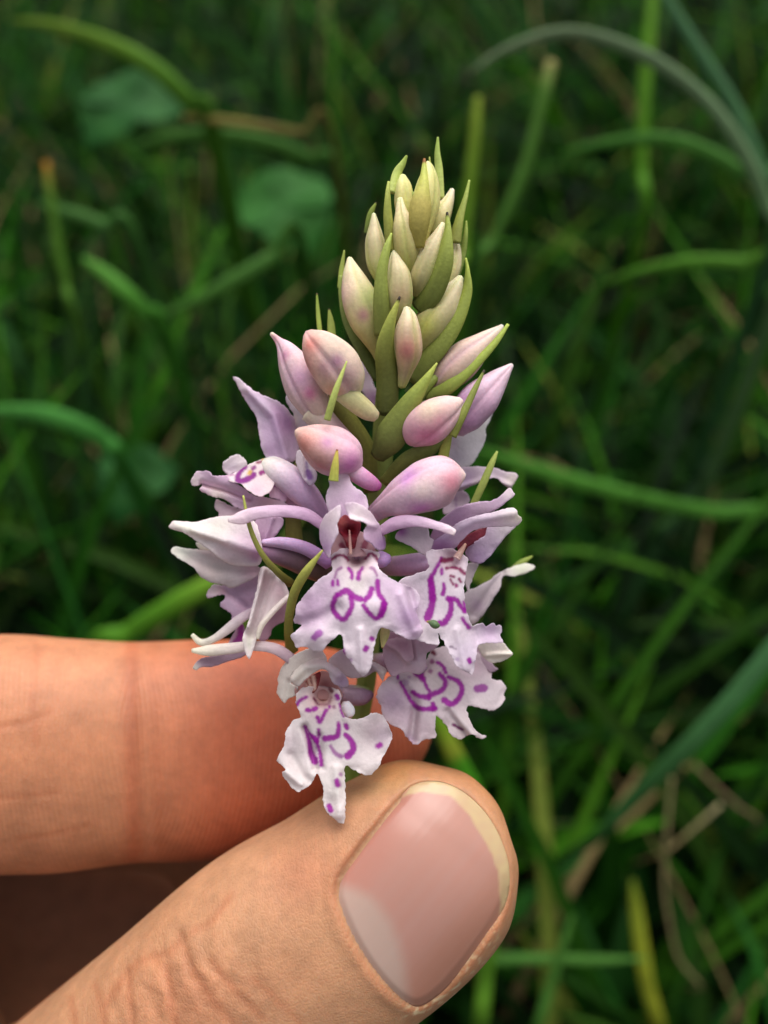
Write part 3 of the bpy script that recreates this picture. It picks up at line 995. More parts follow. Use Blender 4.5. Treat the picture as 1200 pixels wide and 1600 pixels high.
    for e in cnt.values():
        if len(e) == 1:
            p, q = e[0]
            faces.append([q, p, p + k, q + k])
    x, y = P2[:, 0], P2[:, 1]
    cn = np.tile(C('cfa294'), (k, 1))

    def mixn(w, hexc):
        nonlocal cn
        w = np.clip(w, 0, 1)[:, None]
        cn = cn * (1 - w) + C(hexc) * w
    strk = np.array([noise.noise((bb * 7, 0.3, aa * 0.5)) for aa, bb in zip(a, b)])
    mixn(0.4 + 0.5 * strk, 'cf9c8c')
    mixn(smooth(-0.3, -1.2, b) * 0.55, 'cd8a78')
    mixn(smooth(0.2, 1.25, b) * 0.45, 'b9805f')
    lun = np.array([(522, 1384), (548, 1386), (577, 1400), (600, 1424), (615, 1450), (627, 1485), (635, 1527), (632, 1580), (560, 1580), (500, 1450)], float)
    lb = catmull(lun, 90, closed=True)
    dl, _ = polydist(x, y, np.vstack([lb, lb[:1]]))
    sl = np.where(inside(x, y, lb), -dl, dl)
    mixn(smooth(14, -16, sl) * 0.7, 'd2c0b2')
    inner = catmull([(628, 1245), (668, 1238), (713, 1251), (753, 1306), (777, 1357), (782, 1423), (776, 1450)], 60)
    outer = catmull([(640, 1228), (693, 1222), (735, 1246), (779, 1283), (795, 1337), (793, 1390), (783, 1430)], 60)
    band = np.vstack([inner, outer[::-1] + np.array([[14, -14]])])
    db, _ = polydist(x, y, np.vstack([band, band[:1]]))
    sb = np.where(inside(x, y, band), -db, db)
    fz = np.array([noise.noise((p * 0.06, q * 0.06, 2)) for p, q in P2])
    mixn(smooth(3.5, -2.5, sb + 3 * fz) * (0.8 + 0.25 * fz), 'e0cc9a')
    cn = cn * np.array([0.66, 0.60, 0.58])
    nl = link('thumb_nail', np.vstack([Vn, Vn + FW * 0.0004]), faces, M_NAIL, o, np.vstack([cn, cn]))
    ac = nl.data.attributes.new('across', 'FLOAT', 'POINT')
    ac.data.foreach_set('value', np.concatenate([b, b]).astype(np.float32) * 5)
    tag(nl, 'thumb nail with a pale half moon and a cream free edge')
    return o


HAND = build_hand()
# ------------------------------------------------------------------ the orchid
def axd(y):
    return 90 + (y - 600) * 0.0127


stem_base = at(552, 2100, 128)
STEM_ROOT = np.array([stem_base[0], stem_base[1] + 0.035, 0.0])
ORCHID = empty('orchid', STEM_ROOT)
tag(ORCHID, 'pale lilac spotted orchid spike with buds above and open florets below', 'orchid')


def build_stem():
    pts = [(648, 300), (640, 360), (630, 430), (616, 520), (606, 600), (598, 700), (590, 800), (582, 920), (575, 1040), (563, 1120), (553, 1180), (546, 1230)]
    d = [axd(y) for x, y in pts]
    d[-3:] = [97.2, 98.0, 98.4]
    r = [5, 10, 13, 15, 17, 17, 17, 16, 15, 14, 13, 13]
    Q = catmull(np.column_stack([pts, d, r]), 90)
    P = at(Q[:, 0], Q[:, 1], Q[:, 2])
    R_ = Q[:, 3] * K * Q[:, 2] * 1e-3
    low = catmull(np.array([P[-1], at(540, 1380, 101), at(545, 1700, 112), STEM_ROOT * 0.5 + at(548, 1900, 121) * 0.5, STEM_ROOT - np.array([0, 0, 0.01])]), 40)[1:]
    P = np.vstack([P, low])
    R_ = np.concatenate([R_, np.linspace(R_[-1], 0.0016, len(low))])
    T, N, S = frames(P)
    segs = 20
    th = np.linspace(0, 2 * np.pi, segs, endpoint=False)
    prof = 1 + 0.06 * np.cos(5 * th)
    V = np.vstack([P[i] + R_[i] * prof[:, None] * (np.cos(th)[:, None] * N[i] + np.sin(th)[:, None] * S[i]) for i in range(len(P))])
    F = [[i * segs + j, i * segs + (j + 1) % segs, (i + 1) * segs + (j + 1) % segs, (i + 1) * segs + j] for i in range(len(P) - 1) for j in range(segs)]
    F += [list(range(segs))[::-1], [(len(P) - 1) * segs + j for j in range(segs)]]
    u = np.repeat(np.linspace(0, 1, len(P)), segs)
    col = colramp(u, [(0, '8f9a4a'), (0.3, '75803a'), (0.55, '6f7a36'), (0.7, '76963c'), (1, '5a7a34')])
    st = np.tile(np.array([noise.noise((a * 2, 0, 1)) for a in th]), len(P))
    link('stem', V, F, M_STEM, ORCHID, col * (1 + 0.2 * st)[:, None])


build_stem()
WH, LI, LD, MG, WI = 'ebe6ee', 'd2bcdc', 'b892c4', '8c1a8e', '6d1426'
PALE = 'd9d2b6'

# --- bracts: (points base -> tip, half widths, depths, colours with shade painted into the darker bases, cup, twist, dark tip)
OL = [(0, '8a8c3c'), (0.5, '98a048'), (1, 'a8b456')]
GN = [(0, '5c6c30'), (0.4, '7a8a3c'), (1, '9aac4c')]
DG = [(0, '4f5c2a'), (0.5, '66763a'), (1, '8c9c4a')]
BRACTS = [
    ([(655, 388), (655, 350), (658, 315), (662, 285), (663, 247)], [8, 16, 16.5, 8.5, 2], [84.2, 83.2, 82.8, 83, 83.6], [(0, '948a3c'), (0.5, 'b8ac5a'), (0.8, 'bcc05c'), (1, 'a8b850')], 0.55, 0, '8a5a2a'),
    ([(614, 300), (621, 272), (630, 256), (636, 243)], [7, 7.5, 5, 1.6], [86, 86.4, 86.6, 86.6], [(0, 'a8b45c'), (1, '9ab04e')], 0.3, 0.3, None),
    ([(686, 310), (685, 265), (683, 240), (684, 214)], [8, 6.5, 4.6, 1.4], [88, 88, 88, 88], [(0, 'a8b460'), (1, '94ac4c')], 0.3, -0.2, None),
    ([(674, 272), (672, 258), (671, 245)], [3, 2.2, 1], [87, 87, 87], OL, 0.2, 0, None),
    ([(614, 392), (608, 340), (607, 305), (608, 283)], [10, 7.5, 4.5, 2], [85, 84.2, 84, 84.2], OL, 0.5, 0.4, None),
    ([(708, 378), (717, 340), (726, 310), (733, 281)], [11, 7, 4, 1.6], [87.5, 87.5, 87.6, 87.8], [(0, '7c8038'), (1, '9aac50')], 0.4, -0.4, None),
    ([(574, 365), (579, 335), (588, 316)], [6, 5, 1.2], [88, 87.6, 87.4], GN, 0.3, 0, '4a4020'),
    ([(600, 525), (597, 475), (597, 430), (605, 388), (612, 364)], [14, 13, 9.5, 6, 1.5], [85.2, 84, 83.4, 83.3, 83.6], [(0, '6c7434'), (0.5, '8c9844'), (1, 'a0b04e')], 0.5, 0.15, None),
    ([(648, 482), (668, 452), (688, 408), (697, 366), (698, 331)], [16, 23, 18, 8, 1.6], [86.5, 85.2, 84.2, 84, 84.2], [(0, '5f6a30'), (0.45, '7a8438'), (1, 'a4b250')], 0.5, -0.5, '2a2014'),
    ([(706, 440), (720, 400), (726, 368), (728, 345)], [9, 6.5, 4.2, 1.4], [88.5, 88.3, 88, 88], GN, 0.4, -0.5, None),
    ([(636, 592), (672, 545), (702, 503), (725, 458), (729, 424), (727, 403)], [15, 21, 19, 11, 4, 1.5], [88, 86.8, 86.3, 86.2, 86.2, 86.4], [(0, '626c32'), (0.4, '7c8838'), (1, '9cac48')], 0.5, -0.6, None),
    ([(532, 450), (534, 420), (538, 391)], [5, 4, 1.2], [89, 88.8, 88.6], [(0, '98a84c'), (1, '9cac50')], 0.2, 0, None),
    ([(596, 590), (572, 545), (548, 502), (536, 462), (533, 430)], [12, 14, 11, 6, 2], [89, 88.4, 88.2, 88, 88], DG, 0.4, 0.5, None),
    ([(501, 530), (497, 490), (495, 458)], [4, 3.2, 1], [90, 90, 90], [(0, '98a44a'), (1, '88a040')], 0.2, 0, '584820'),
    ([(519, 535), (517, 505), (514, 482)], [7, 5.4, 1.2], [90, 90, 90], [(0, '8a9a44'), (1, '94a04a')], 0.3, 0, '4a3c20'),
    ([(606, 650), (606, 590), (602, 545), (610, 505), (625, 463)], [17, 17.5, 14, 8.5, 1.6], [87, 85.5, 83.8, 82.8, 82.6], [(0, '565c2c'), (0.35, '727a38'), (0.7, '98a248'), (1, 'b0b450')], 0.5, 0.1, '2a1c10'),
    ([(640, 620), (660, 600), (690, 560), (700, 535)], [13, 16, 9, 2], [88.6, 88.4, 88.6, 88.8], [(0, '56703a'), (1, '6a8440')], 0.3, 0, None),
    ([(664, 622), (700, 604), (738, 572), (772, 536), (794, 506)], [11, 11, 8, 5.5, 2.4], [88, 86.6, 86.2, 86.3, 86.6], [(0, '6a7434'), (0.5, '86963c'), (1, 'a4b64c')], 0.4, -0.3, None),
    ([(587, 718), (607, 688), (637, 636), (664, 596), (683, 567)], [12, 25, 17, 8, 1.4], [87.5, 85.6, 84.4, 84, 84.2], [(0, '56602e'), (0.4, '727e3a'), (0.8, '98a648'), (1, 'a8b250')], 0.5, 0.0, None),
    ([(655, 640), (650, 620), (668, 600), (690, 585)], [13, 14, 10, 3], [88, 87.6, 87.4, 87.6], [(0, '5a6a34'), (1, '84943e')], 0.4, 0, None),
    ([(604, 760), (640, 724), (676, 702), (700, 680), (712, 665)], [14, 17, 12, 7, 2], [89, 87, 86, 85.8, 86], [(0, '666c2e'), (0.5, '6c7c3a'), (1, '72843c')], 0.45, 0.5, None),
    ([(706, 682), (722, 650), (740, 612), (757, 578)], [7.5, 6.5, 5, 1.8], [85, 84.6, 84.8, 85.2], [(0, '7c843a'), (1, '76803a')], 0.4, 0, '3a3020'),
    ([(688, 740), (696, 702), (703, 675), (707, 658)], [9, 8, 5, 1.5], [86.5, 86, 85.6, 85.6], OL, 0.4, 0.2, None),
    ([(738, 792), (755, 755), (768, 725), (777, 705)], [5.5, 6, 5, 1.6], [88.5, 88, 87.8, 87.8], [(0, '8a9648'), (1, 'a4b45a')], 0.4, 0, None),
    ([(582, 770), (574, 705), (548, 658), (524, 628), (508, 600)], [12, 16, 15, 11, 6], [90, 88.5, 87.6, 87.4, 87.4], [(0, '5c5c26'), (0.5, '747430'), (1, '6c7034')], 0.5, 0.3, None),
    ([(511, 657), (524, 612), (542, 564)], [5.5, 5, 1.2], [81.6, 81, 81.4], [(0, 'a0ac58'), (1, 'a8b45c')], 0.4, 0, None),
    ([(521, 752), (524, 725), (527, 702)], [8, 5.5, 1.6], [80.8, 80.6, 80.8], [(0, 'a8b050'), (0.8, 'b4a848'), (1, 'b09038')], 0.4, 0, '7a3a28'),
    ([(462, 880), (458, 815), (455, 770), (474, 690), (479, 640)], [14, 12, 6, 5, 3], [90.5, 90, 90, 91, 91], [(0, '6c6c30'), (1, '8a8444')], 0.4, 0, None),
    ([(458, 914), (436, 896), (414, 872), (399, 846), (388, 815), (380, 774)], [7, 5.5, 4.6, 4, 3.4, 1.4], [88, 85.6, 84, 83.2, 82.6, 82.4], [(0, '727030'), (0.5, '98984a'), (1, 'a4ac52')], 0.5, 0, None),
    ([(457, 1022), (451, 984), (453, 956), (461, 924), (478, 894), (504, 860)], [10, 7, 7, 7.5, 7, 1.5], [90, 87, 85, 83.4, 82.2, 81.8], [(0, '7a7c34'), (0.5, '9a9c48'), (1, 'aaac52')], 0.5, 0, None),
    ([(604, 972), (601, 992), (597, 1013)], [6, 7.5, 1.6], [83.2, 83, 83.2], [(0, 'b0b06a'), (1, 'c4c078')], 0.4, 0, '9a7040'),
    ([(800, 892), (815, 879), (832, 869)], [6, 5, 1.2], [94, 94, 94], GN, 0.3, 0, None),
]
for i, (p, hw, d, cols, cup, tw, tip) in enumerate(BRACTS):
    cols = [(t, ''.join('%02x' % min(255, int(int(h[k:k + 2], 16) * f)) for k, f in ((0, 1.09), (2, 1.07), (4, 1.12)))) for t, h in cols]
    ribbon('bract', ORCHID, p, hw, d, cols, cup=cup, twist=tw, tip=tip, seed=i * 1.7, n=34, thick=0.4)

# --- buds
YE = [(0, '9c8c3c'), (0.35, 'ccbc70'), (0.75, 'd8d084'), (1, 'd8d890')]
BE = [(0, '8c8a44'), (0.3, 'b8a878'), (0.7, 'cfb89a'), (1, 'd8d2b0')]
PK = [(0, 'c8a088'), (0.3, 'd09a9e'), (0.7, 'd2a0a0'), (1, 'e0ccb8')]
LP = [(0, 'b890ac'), (0.4, 'c89fbc'), (0.8, 'd8bcc8'), (1, 'e4d8d0')]
BUDS = [
    dict(p=[(655, 390), (658, 355), (664, 320), (669, 285), (670, 264), (668, 253)], r=[8, 17, 22, 17, 9, 3], d=86, c=YE),
    dict(p=[(634, 356), (631, 320), (630, 292), (629, 274)], r=[10, 15.5, 12.5, 4.5], d=86.5, c=YE),
    dict(p=[(640, 424), (636, 390), (632, 357), (627, 331), (625, 310)], r=[12, 19.5, 18, 9.5, 4], d=[86, 85.2, 84.8, 84.8, 85], c=[(0, '94903c'), (0.4, 'c4b070'), (0.8, 'd8c09c'), (1, 'd8d4a0')]),
    dict(p=[(676, 366), (688, 338), (700, 316), (707, 296)], r=[14, 17, 10, 3.5], d=88, c=[(0, 'b8b058'), (0.6, 'd4c098'), (1, 'dcccc0')]),
    dict(p=[(600, 444), (591, 412), (586, 380), (585, 352), (584, 334)], r=[10, 17, 16, 8.5, 3], d=86.8, c=BE, b=[(598, 425, 85.5, 18, 'b0b460', 0.8)]),
    dict(p=[(652, 460), (662, 432), (675, 397), (687, 366), (692, 349)], r=[14, 24, 22, 11, 4], d=[87, 86, 85.4, 85.2, 85.4], c=BE, b=[(676, 420, 84, 12, 'c0bc78', 0.5)]),
    dict(p=[(688, 462), (703, 428), (711, 396), (710, 371)], r=[10, 14, 11, 3.5], d=88.6, c=BE),
    dict(p=[(652, 545), (670, 512), (692, 479), (710, 452), (720, 433)], r=[13, 25, 25, 14, 5], d=[88, 87.4, 87, 86.8, 86.8], c=BE, b=[(664, 510, 85.6, 20, 'a8a850', 0.8)]),
    dict(p=[(624, 500), (622, 462), (622, 430), (618, 406), (616, 393)], r=[15, 24, 19.5, 10, 4.5], d=[86, 85.2, 84.8, 84.9, 85.2], c=BE, b=[(628, 460, 83.6, 14, 'b89078', 0.35)]),
    dict(p=[(627, 604), (633, 578), (637, 548), (636, 518), (637, 496), (635, 481)], r=[7, 13, 21.5, 21, 14, 5], d=[86.6, 85.8, 84.6, 84.2, 84.2, 84.4], c=[(0, 'a8ac58'), (0.15, 'c0a884'), (0.5, 'c89c88'), (1, 'd8ccb0')], b=[(636, 548, 83.2, 16, 'b8746c', 0.7)]),
    dict(p=[(602, 580), (592, 545), (576, 505), (562, 468), (552, 434), (546, 403)], r=[8, 15, 27, 28, 18, 3.5], d=[88.4, 88, 87, 86.6, 86.6, 86.8], c=[(0, '98a050'), (0.4, 'bcae74'), (0.7, 'cfb498'), (1, 'dcd0b0')], b=[(582, 465, 85.6, 22, 'a8b068', 0.85), (568, 492, 85.2, 10, 'a87878', 0.7), (536, 460, 86, 20, 'd0a8a0', 0.5)]),
    dict(p=[(552, 612), (537, 590), (516, 562), (495, 538), (481, 521)], r=[18, 36, 37, 27, 9], d=[85.4, 84.4, 83.6, 83.4, 83.6], c=[(0, 'ccc490'), (0.4, 'd4bca0'), (0.8, 'd8b8a4'), (1, 'd8a898')],
         b=[(482, 538, 82, 14, 'c86858', 0.55), (478, 570, 83, 24, 'cf9088', 0.7), (506, 590, 81.6, 12, 'a0607c', 0.55), (502, 574, 81.6, 8, 'a0607c', 0.5), (527, 565, 81.6, 11, 'a87090', 0.6), (545, 582, 83, 14, 'b07c90', 0.5), (520, 615, 83, 16, 'd09878', 0.5)], spur=dict(p=[(520, 600), (548, 622), (572, 641), (587, 651)], r=[16, 17, 15, 9], d=[84.6, 84.6, 85.4, 86], c=[(0, 'c8c490'), (0.5, 'c4bc88'), (1, 'c8b894')])),
    dict(p=[(500, 650), (482, 612), (464, 577), (449, 549), (436, 533), (424, 521)], r=[20, 31, 28, 17, 7, 3.2], d=[87, 86.6, 86.6, 86.8, 87, 87], c=[(0, 'd4b8a4'), (0.35, 'd8b4b4'), (0.7, 'd4a8b8'), (0.9, 'd8a0a8'), (1, 'e0d0b0')],
         b=[(484, 614, 84.8, 10, 'c0608c', 0.7), (470, 590, 84.8, 18, 'c898b4', 0.6), (444, 555, 85.6, 8, 'b87894', 0.6)], spur=dict(p=[(488, 640), (516, 668), (542, 690), (555, 700)], r=[22, 19, 14, 9], d=[87, 87, 88, 89], c=[(0, 'd8c8b0'), (0.5, 'c8a0b0'), (1, 'b078a0')])),
    dict(p=[(556, 730), (538, 714), (512, 702), (486, 687), (464, 674)], r=[16, 35, 38, 27, 7], d=[84.6, 83.8, 83.2, 83, 83.4], c=[(0, 'd0a4b8'), (0.35, 'd4a4b4'), (0.7, 'd8a8a4'), (1, 'e0c8b0')],
         b=[(475, 695, 82, 22, 'cc8478', 0.75), (500, 725, 81.4, 20, 'c08878', 0.5), (545, 725, 82.2, 18, 'c070a8', 0.65), (512, 690, 81, 9, 'b878a8', 0.5), (498, 734, 81.8, 10, 'c07080', 0.5)], spur=dict(p=[(544, 730), (563, 744), (580, 755), (591, 760)], r=[14, 14.5, 12, 7], d=[84.4, 84.4, 85.2, 86], c=[(0, 'd8c0b8'), (0.3, 'cc98b8'), (1, 'b05098')])),
    dict(p=[(643, 690), (654, 674), (675, 656), (700, 639), (720, 627)], r=[12, 29, 34, 25, 8], d=[86.6, 85.6, 85, 85, 85.4], c=[(0, 'c890a0'), (0.4, 'd09ca8'), (0.75, 'd4a8a4'), (1, 'e0c8bc')],
         b=[(668, 682, 83.4, 22, 'c06c90', 0.65), (672, 640, 83.2, 20, 'd4bca4', 0.6), (690, 660, 83, 14, 'c47890', 0.4)]),
    dict(p=[(712, 674), (726, 652), (750, 623), (775, 596), (794, 576), (800, 570)], r=[14, 27, 29, 18, 7, 3], d=[88.4, 88, 87.6, 87.6, 87.8, 87.9], c=LP, b=[(735, 665, 86, 24, 'b888b0', 0.6), (722, 625, 86.6, 14, 'b080b0', 0.5), (765, 640, 86.4, 18, 'b890a8', 0.5)]),
    dict(p=[(684, 606), (704, 582), (731, 557), (758, 534), (779, 515), (785, 509)], r=[15, 28, 27, 16, 6, 3], d=[88.8, 88.2, 87.8, 87.8, 88, 88], c=[(0, '9a8c50'), (0.25, 'bc9c84'), (0.6, 'cfb29c'), (0.85, 'ddd0b4'), (1, 'e8e4d4')]),
    dict(p=[(582, 805), (604, 790), (634, 776), (668, 760), (700, 746), (724, 742)], r=[13, 19, 33, 41, 34, 8], d=[87, 85.2, 83.8, 83, 83, 83.4], c=[(0, 'c890b8'), (0.2, 'd4a8c4'), (0.5, 'd8b4c4'), (0.85, 'd4a0ac'), (1, 'e8c8c0')],
         b=[(640, 748, 82, 16, 'cc8cc8', 0.6), (660, 800, 81.6, 18, 'c060b0', 0.6), (705, 755, 81.2, 16, 'c87888', 0.55), (660, 765, 80.6, 18, 'dcc4c0', 0.6)]),
]
def blend(h, g, f):
    return ''.join('%02x' % int(int(h[k:k + 2], 16) * (1 - f) + int(g[k:k + 2], 16) * f) for k in (0, 2, 4))


for i, b in enumerate(BUDS):
    b['c'] = [(t, blend(h, 'c6c490' if i < 11 else 'd2c0bc', 0.28)) for t, h in b['c']]
    o = bulb('bud', ORCHID, b['p'], b['r'], b['d'], b['c'], b.get('b', ()), seed=i * 3.1, phase=0.4 + i * 0.7, seam=0.13, lump=0.06, seamcol=('b4b862' if i < 11 else 'c49cac'))
    if 'spur' in b:
        s = b['spur']
        bulb('spur', o, s['p'], s['r'], s['d'], s['c'], seam=0.0, seed=i, rings=20, segs=18)

# --- open florets; each one is its ovary with sepals, petals, lip and column as its pieces
OVC = [(0, '6a6a34'), (0.4, '8a7a5c'), (1, 'b894ac')]


def floret(p, r, d, c=OVC, b=()):
    return bulb('floret', ORCHID, p, r, d, c, b, seam=0.06, rings=22, segs=20)


def strap(name, par, p, hw, d, cols, cup=0.35, tw=0.0, seed=0.0, blobs=(), ruf=0.12):
    return ribbon(name, par, p, hw, d, cols, cup=cup, twist=tw, mat=M_PETAL, thick=0.2, seed=seed, n=34, m=11, ruf=ruf, streak=0.06, blobs=blobs)


# F1: the floret in the middle of the front
f = floret([(586, 860), (575, 862), (563, 866), (556, 868)], [13, 15, 15, 12], [92, 89, 86.5, 84.5])
F1LIP = [(519, 892), (500, 904), (486, 917), (471, 936), (463, 947), (462, 959), (459, 972), (471, 977), (464, 984), (455, 993), (458, 1002), (463, 1012), (475, 1010), (493, 1017), (506, 1014), (517, 1002), (528, 993), (533, 992), (537, 1003), (536, 1014),
         (538, 1021), (547, 1033), (558, 1048), (568, 1057), (577, 1047), (582, 1030), (584, 1013), (588, 997), (594, 983), (605, 983), (623, 992), (642, 1000), (656, 995), (660, 984), (655, 968), (650, 956), (656, 944), (655, 930), (647, 920), (634, 914), (619, 908), (605, 900), (593, 889), (590, 879), (592, 866), (578, 859), (556, 856), (532, 858), (517, 868), (518, 880)]
m1 = [([(526, 930), (520, 944), (522, 956), (535, 968), (543, 961), (550, 947), (548, 934)], 7, 7), ([(529, 929), (536, 925), (543, 923), (550, 930), (563, 936)], 8, 9), ([(590, 908), (591, 926), (599, 938), (601, 949), (596, 961), (587, 966), (576, 957), (568, 946)], 7, 6), ([(600, 944), (595, 960)], 10, 9),
      ([(581, 920), (577, 930), (571, 937)], 8, 8), ([(499, 989), (491, 996)], 10, 9, 'a044b0', 0.85), ([(581, 998)], 7, 7), ([(573, 1012), (571, 1015)], 7, 7), ([(520, 908), (520, 915)], 4, 4), ([(527, 907), (528, 913)], 4, 4),
      ([(545, 888), (550, 896), (550, 903)], 4, 5), ([(566, 888), (561, 896), (560, 904)], 4, 6.5), ([(533, 887), (526, 893), (523, 903)], 3.5, 2, MG, 0.7), ([(580, 887), (585, 891), (589, 900)], 4, 2.5, MG, 0.7), ([(518, 875), (528, 868), (538, 869), (544, 875)], 3.5, 3, '8a1c5c'), ([(571, 873), (579, 865), (587, 870), (590, 876)], 3, 4, '8a1c5c'),
      ([(536, 1015), (538, 1021)], 3, 3), ([(547, 1032)], 5, 5, 'a868b8', 0.6)]
sheet('lip', f, F1LIP, 81.0, gy=-0.6, qx=2.1, qy=0.6, c=(560, 950), bumps=[(558, 873, 15, 2.6), (520, 872, 16, 0.8), (592, 872, 14, 0.8), (535, 948, 22, -0.5), (585, 945, 22, -0.5), (495, 995, 20, -0.6)], folds=[([(465, 975), (500, 966), (528, 950)], 10, 0.5), ([(628, 930), (640, 960), (650, 985)], 9, -0.6), ([(640, 922), (646, 950), (655, 975)], 6, 0.6), ([(563, 985), (566, 1050)], 6, -0.35)], ruf=0.45, base='e6e2ef',
      blobs=[(490, 945, 30, LI, 0.95), (478, 965, 20, LI, 0.8), (515, 915, 18, LI, 0.7), (620, 925, 26, 'd8c8e4', 0.7), (640, 965, 26, 'cdb4dc', 0.85), (645, 990, 18, 'd6c2e2', 0.6), (602, 912, 16, 'd4c0e0', 0.5), (556, 915, 22, 'e4e8e6', 0.6), (558, 872, 26, 'ddcdd4', 0.8), (558, 873, 9, 'b8a8b8', 0.7)], marks=m1, seed=1.3, jag=0.8, step=1.7, veins=(556, 880, 0.05))
sheet('dorsal_sepal', f, [(523, 733), (533, 736), (545, 743), (548, 753), (557, 763), (566, 769), (573, 778), (575, 795), (566, 812), (548, 818), (528, 815), (514, 800), (509, 780), (511, 768), (515, 758), (513, 750), (517, 740)], 82.6, gy=-1.6, qx=5, qy=1, c=(541, 785), bumps=[(528, 738, 12, -0.5)], base='d6c4de', blobs=[(525, 742, 16, 'ece8f0', 0.9), (520, 765, 14, 'e2d8ea', 0.5), (545, 808, 16, LD, 0.5), (562, 772, 10, 'c8b0d4', 0.5)], seed=2.1, edge='e2d8ea')
sheet('petal', f, [(532, 789), (520, 795), (506, 808), (499, 826), (499, 842), (503, 854), (508, 864), (515, 872), (518, 856), (524, 842), (529, 832), (527, 820), (531, 806)], 81.0, gx=-9, qx=22, c=(514, 830), base='e8e2f0', blobs=[(508, 856, 16, 'bfa0d0', 0.8), (502, 835, 12, 'cdb8dc', 0.6), (522, 805, 12, 'f0eef4', 0.6)], seed=3.3, ruf=0.2, thick=0.4)
sheet('petal', f, [(539, 787), (553, 785), (568, 791), (581, 802), (593, 820), (601, 839), (603, 852), (600, 859), (591, 860), (580, 850), (569, 842), (568, 830), (573, 820), (563, 815), (550, 812), (543, 803)], 80.8, gx=6, qx=12, c=(570, 822), base='dccae4', blobs=[(560, 802, 20, 'f2f0f6', 0.95), (575, 806, 16, 'eeeaf4', 0.7), (598, 850, 12, 'ac82c2', 0.8), (580, 838, 14, 'cfb4d6', 0.6)], folds=[([(545, 812), (565, 816), (585, 822)], 5, -0.5)], seed=4.2, ruf=0.2, thick=0.4)
sheet('anther_cap', f, [(527, 818), (533, 808), (540, 804), (547, 809), (556, 813), (564, 817), (563, 828), (558, 842), (555, 856), (549, 858), (543, 856), (536, 840), (529, 831)], 82.1, qx=-5, c=(546, 828), base='581020', blobs=[(547, 845, 9, '4a0c18', 0.6), (535, 815, 7, '94504c', 0.6)], bumps=[(547, 832, 8, 0.8)], seed=5, ruf=0.1, jag=0.3, mat=M_BUD)
sheet('throat', f, [(522, 836), (530, 830), (564, 830), (574, 842), (588, 862), (575, 868), (556, 870), (535, 868), (517, 866)], 83.0, gy=-1.5, qx=3, base='d0b0b8', marks=[([(534, 852), (538, 858)], 8, 7, '8c2450', 0.85), ([(571, 848), (568, 856)], 8, 8, '94385c', 0.8)], seed=5.4, ruf=0.1)
strap('filament', f, [(548, 866), (547, 848), (546, 828)], [2.6, 2.2, 1.2], [81.6, 81.6, 81.9], [(0, 'd8bcb8'), (1, 'c8a09c')], cup=0.8)
strap('lateral_sepal', f, [(508, 822), (480, 803), (442, 797), (402, 800), (375, 808), (356, 813)], [8, 10, 10, 10.5, 11, 3], [83.4, 82.6, 82, 81.8, 81.9, 82.2], [(0, 'c4a4cc'), (0.3, 'd2bcdc'), (0.7, 'ddd0e4'), (1, 'e8e4ee')], cup=0.4, tw=0.35, seed=1)
strap('lateral_sepal', f, [(592, 830), (618, 816), (650, 813), (682, 820), (700, 826), (712, 832)], [8, 11, 9, 7, 7, 5], [83.4, 82.4, 81.4, 80.8, 80.7, 80.9], [(0, 'ccb0d4'), (0.4, 'd4c0de'), (0.8, 'e2d8ea'), (1, 'ece8f0')], cup=0.4, tw=-0.35, seed=2)
bulb('spur', f, [(588, 874), (598, 874), (607, 873)], [12, 13, 8], [84.6, 84.8, 85.2], [(0, 'b894c0'), (1, 'b088bc')], rings=14, segs=16)

# F2: the floret turned to the right
f = floret([(592, 885), (625, 884), (655, 880), (675, 878)], [14, 16, 17, 15], [92, 89, 87.6, 87], [(0, '8a7a5c'), (0.4, 'b48cac'), (1, 'd0b4d0')])
F2LIP = [(667, 862), (668, 876), (669, 889), (650, 896), (632, 902), (622, 912), (622, 932), (628, 960), (640, 985), (653, 1000), (668, 1006), (686, 1007), (685, 998), (684, 990), (690, 1000), (698, 1012), (708, 1032), (718, 1045), (728, 1049), (738, 1055), (741, 1041), (745, 1023), (748, 1008), (762, 1005), (785, 1003), (782, 992), (784, 986), (783, 976), (775, 977), (771, 973), (764, 976), (758, 978), (755, 974), (745, 975), (737, 977), (732, 964), (727, 945), (725, 918), (729, 892), (730, 872), (710, 858), (690, 858)]
m2 = [([(690, 872), (681, 889), (673, 906), (676, 928), (674, 949), (668, 965)], 3.5, 12), ([(673, 906), (676, 935)], 9, 11), ([(693, 912), (694, 920), (692, 928)], 4, 6), ([(700, 935), (712, 937), (719, 946), (726, 956)], 8, 5), ([(703, 938), (705, 948), (702, 961), (694, 973), (686, 974)], 7, 9), ([(725, 941), (727, 954)], 4, 4), ([(722, 966), (727, 973), (733, 981)], 4, 5), ([(697, 888), (713, 887), (726, 896)], 3, 5, '8a1c5c'), ([(692, 876), (706, 874)], 7, 6, '8c2458'), ([(690, 889), (690, 896)], 4, 4),
      ([(704, 900), (709, 901)], 3, 3, '8a1c5c'), ([(718, 905), (720, 909)], 3.5, 3, '8a1c5c'), ([(713, 915)], 5, 5, '9a2c7c'), ([(704, 905), (708, 914)], 2, 2, '8a1c5c'), ([(733, 1031), (734, 1034)], 6, 6), ([(715, 1030)], 5, 5, 'c8b4dc', 0.7), ([(704, 1010), (712, 1014)], 1.8, 1.2, '6a4a70', 0.7)]
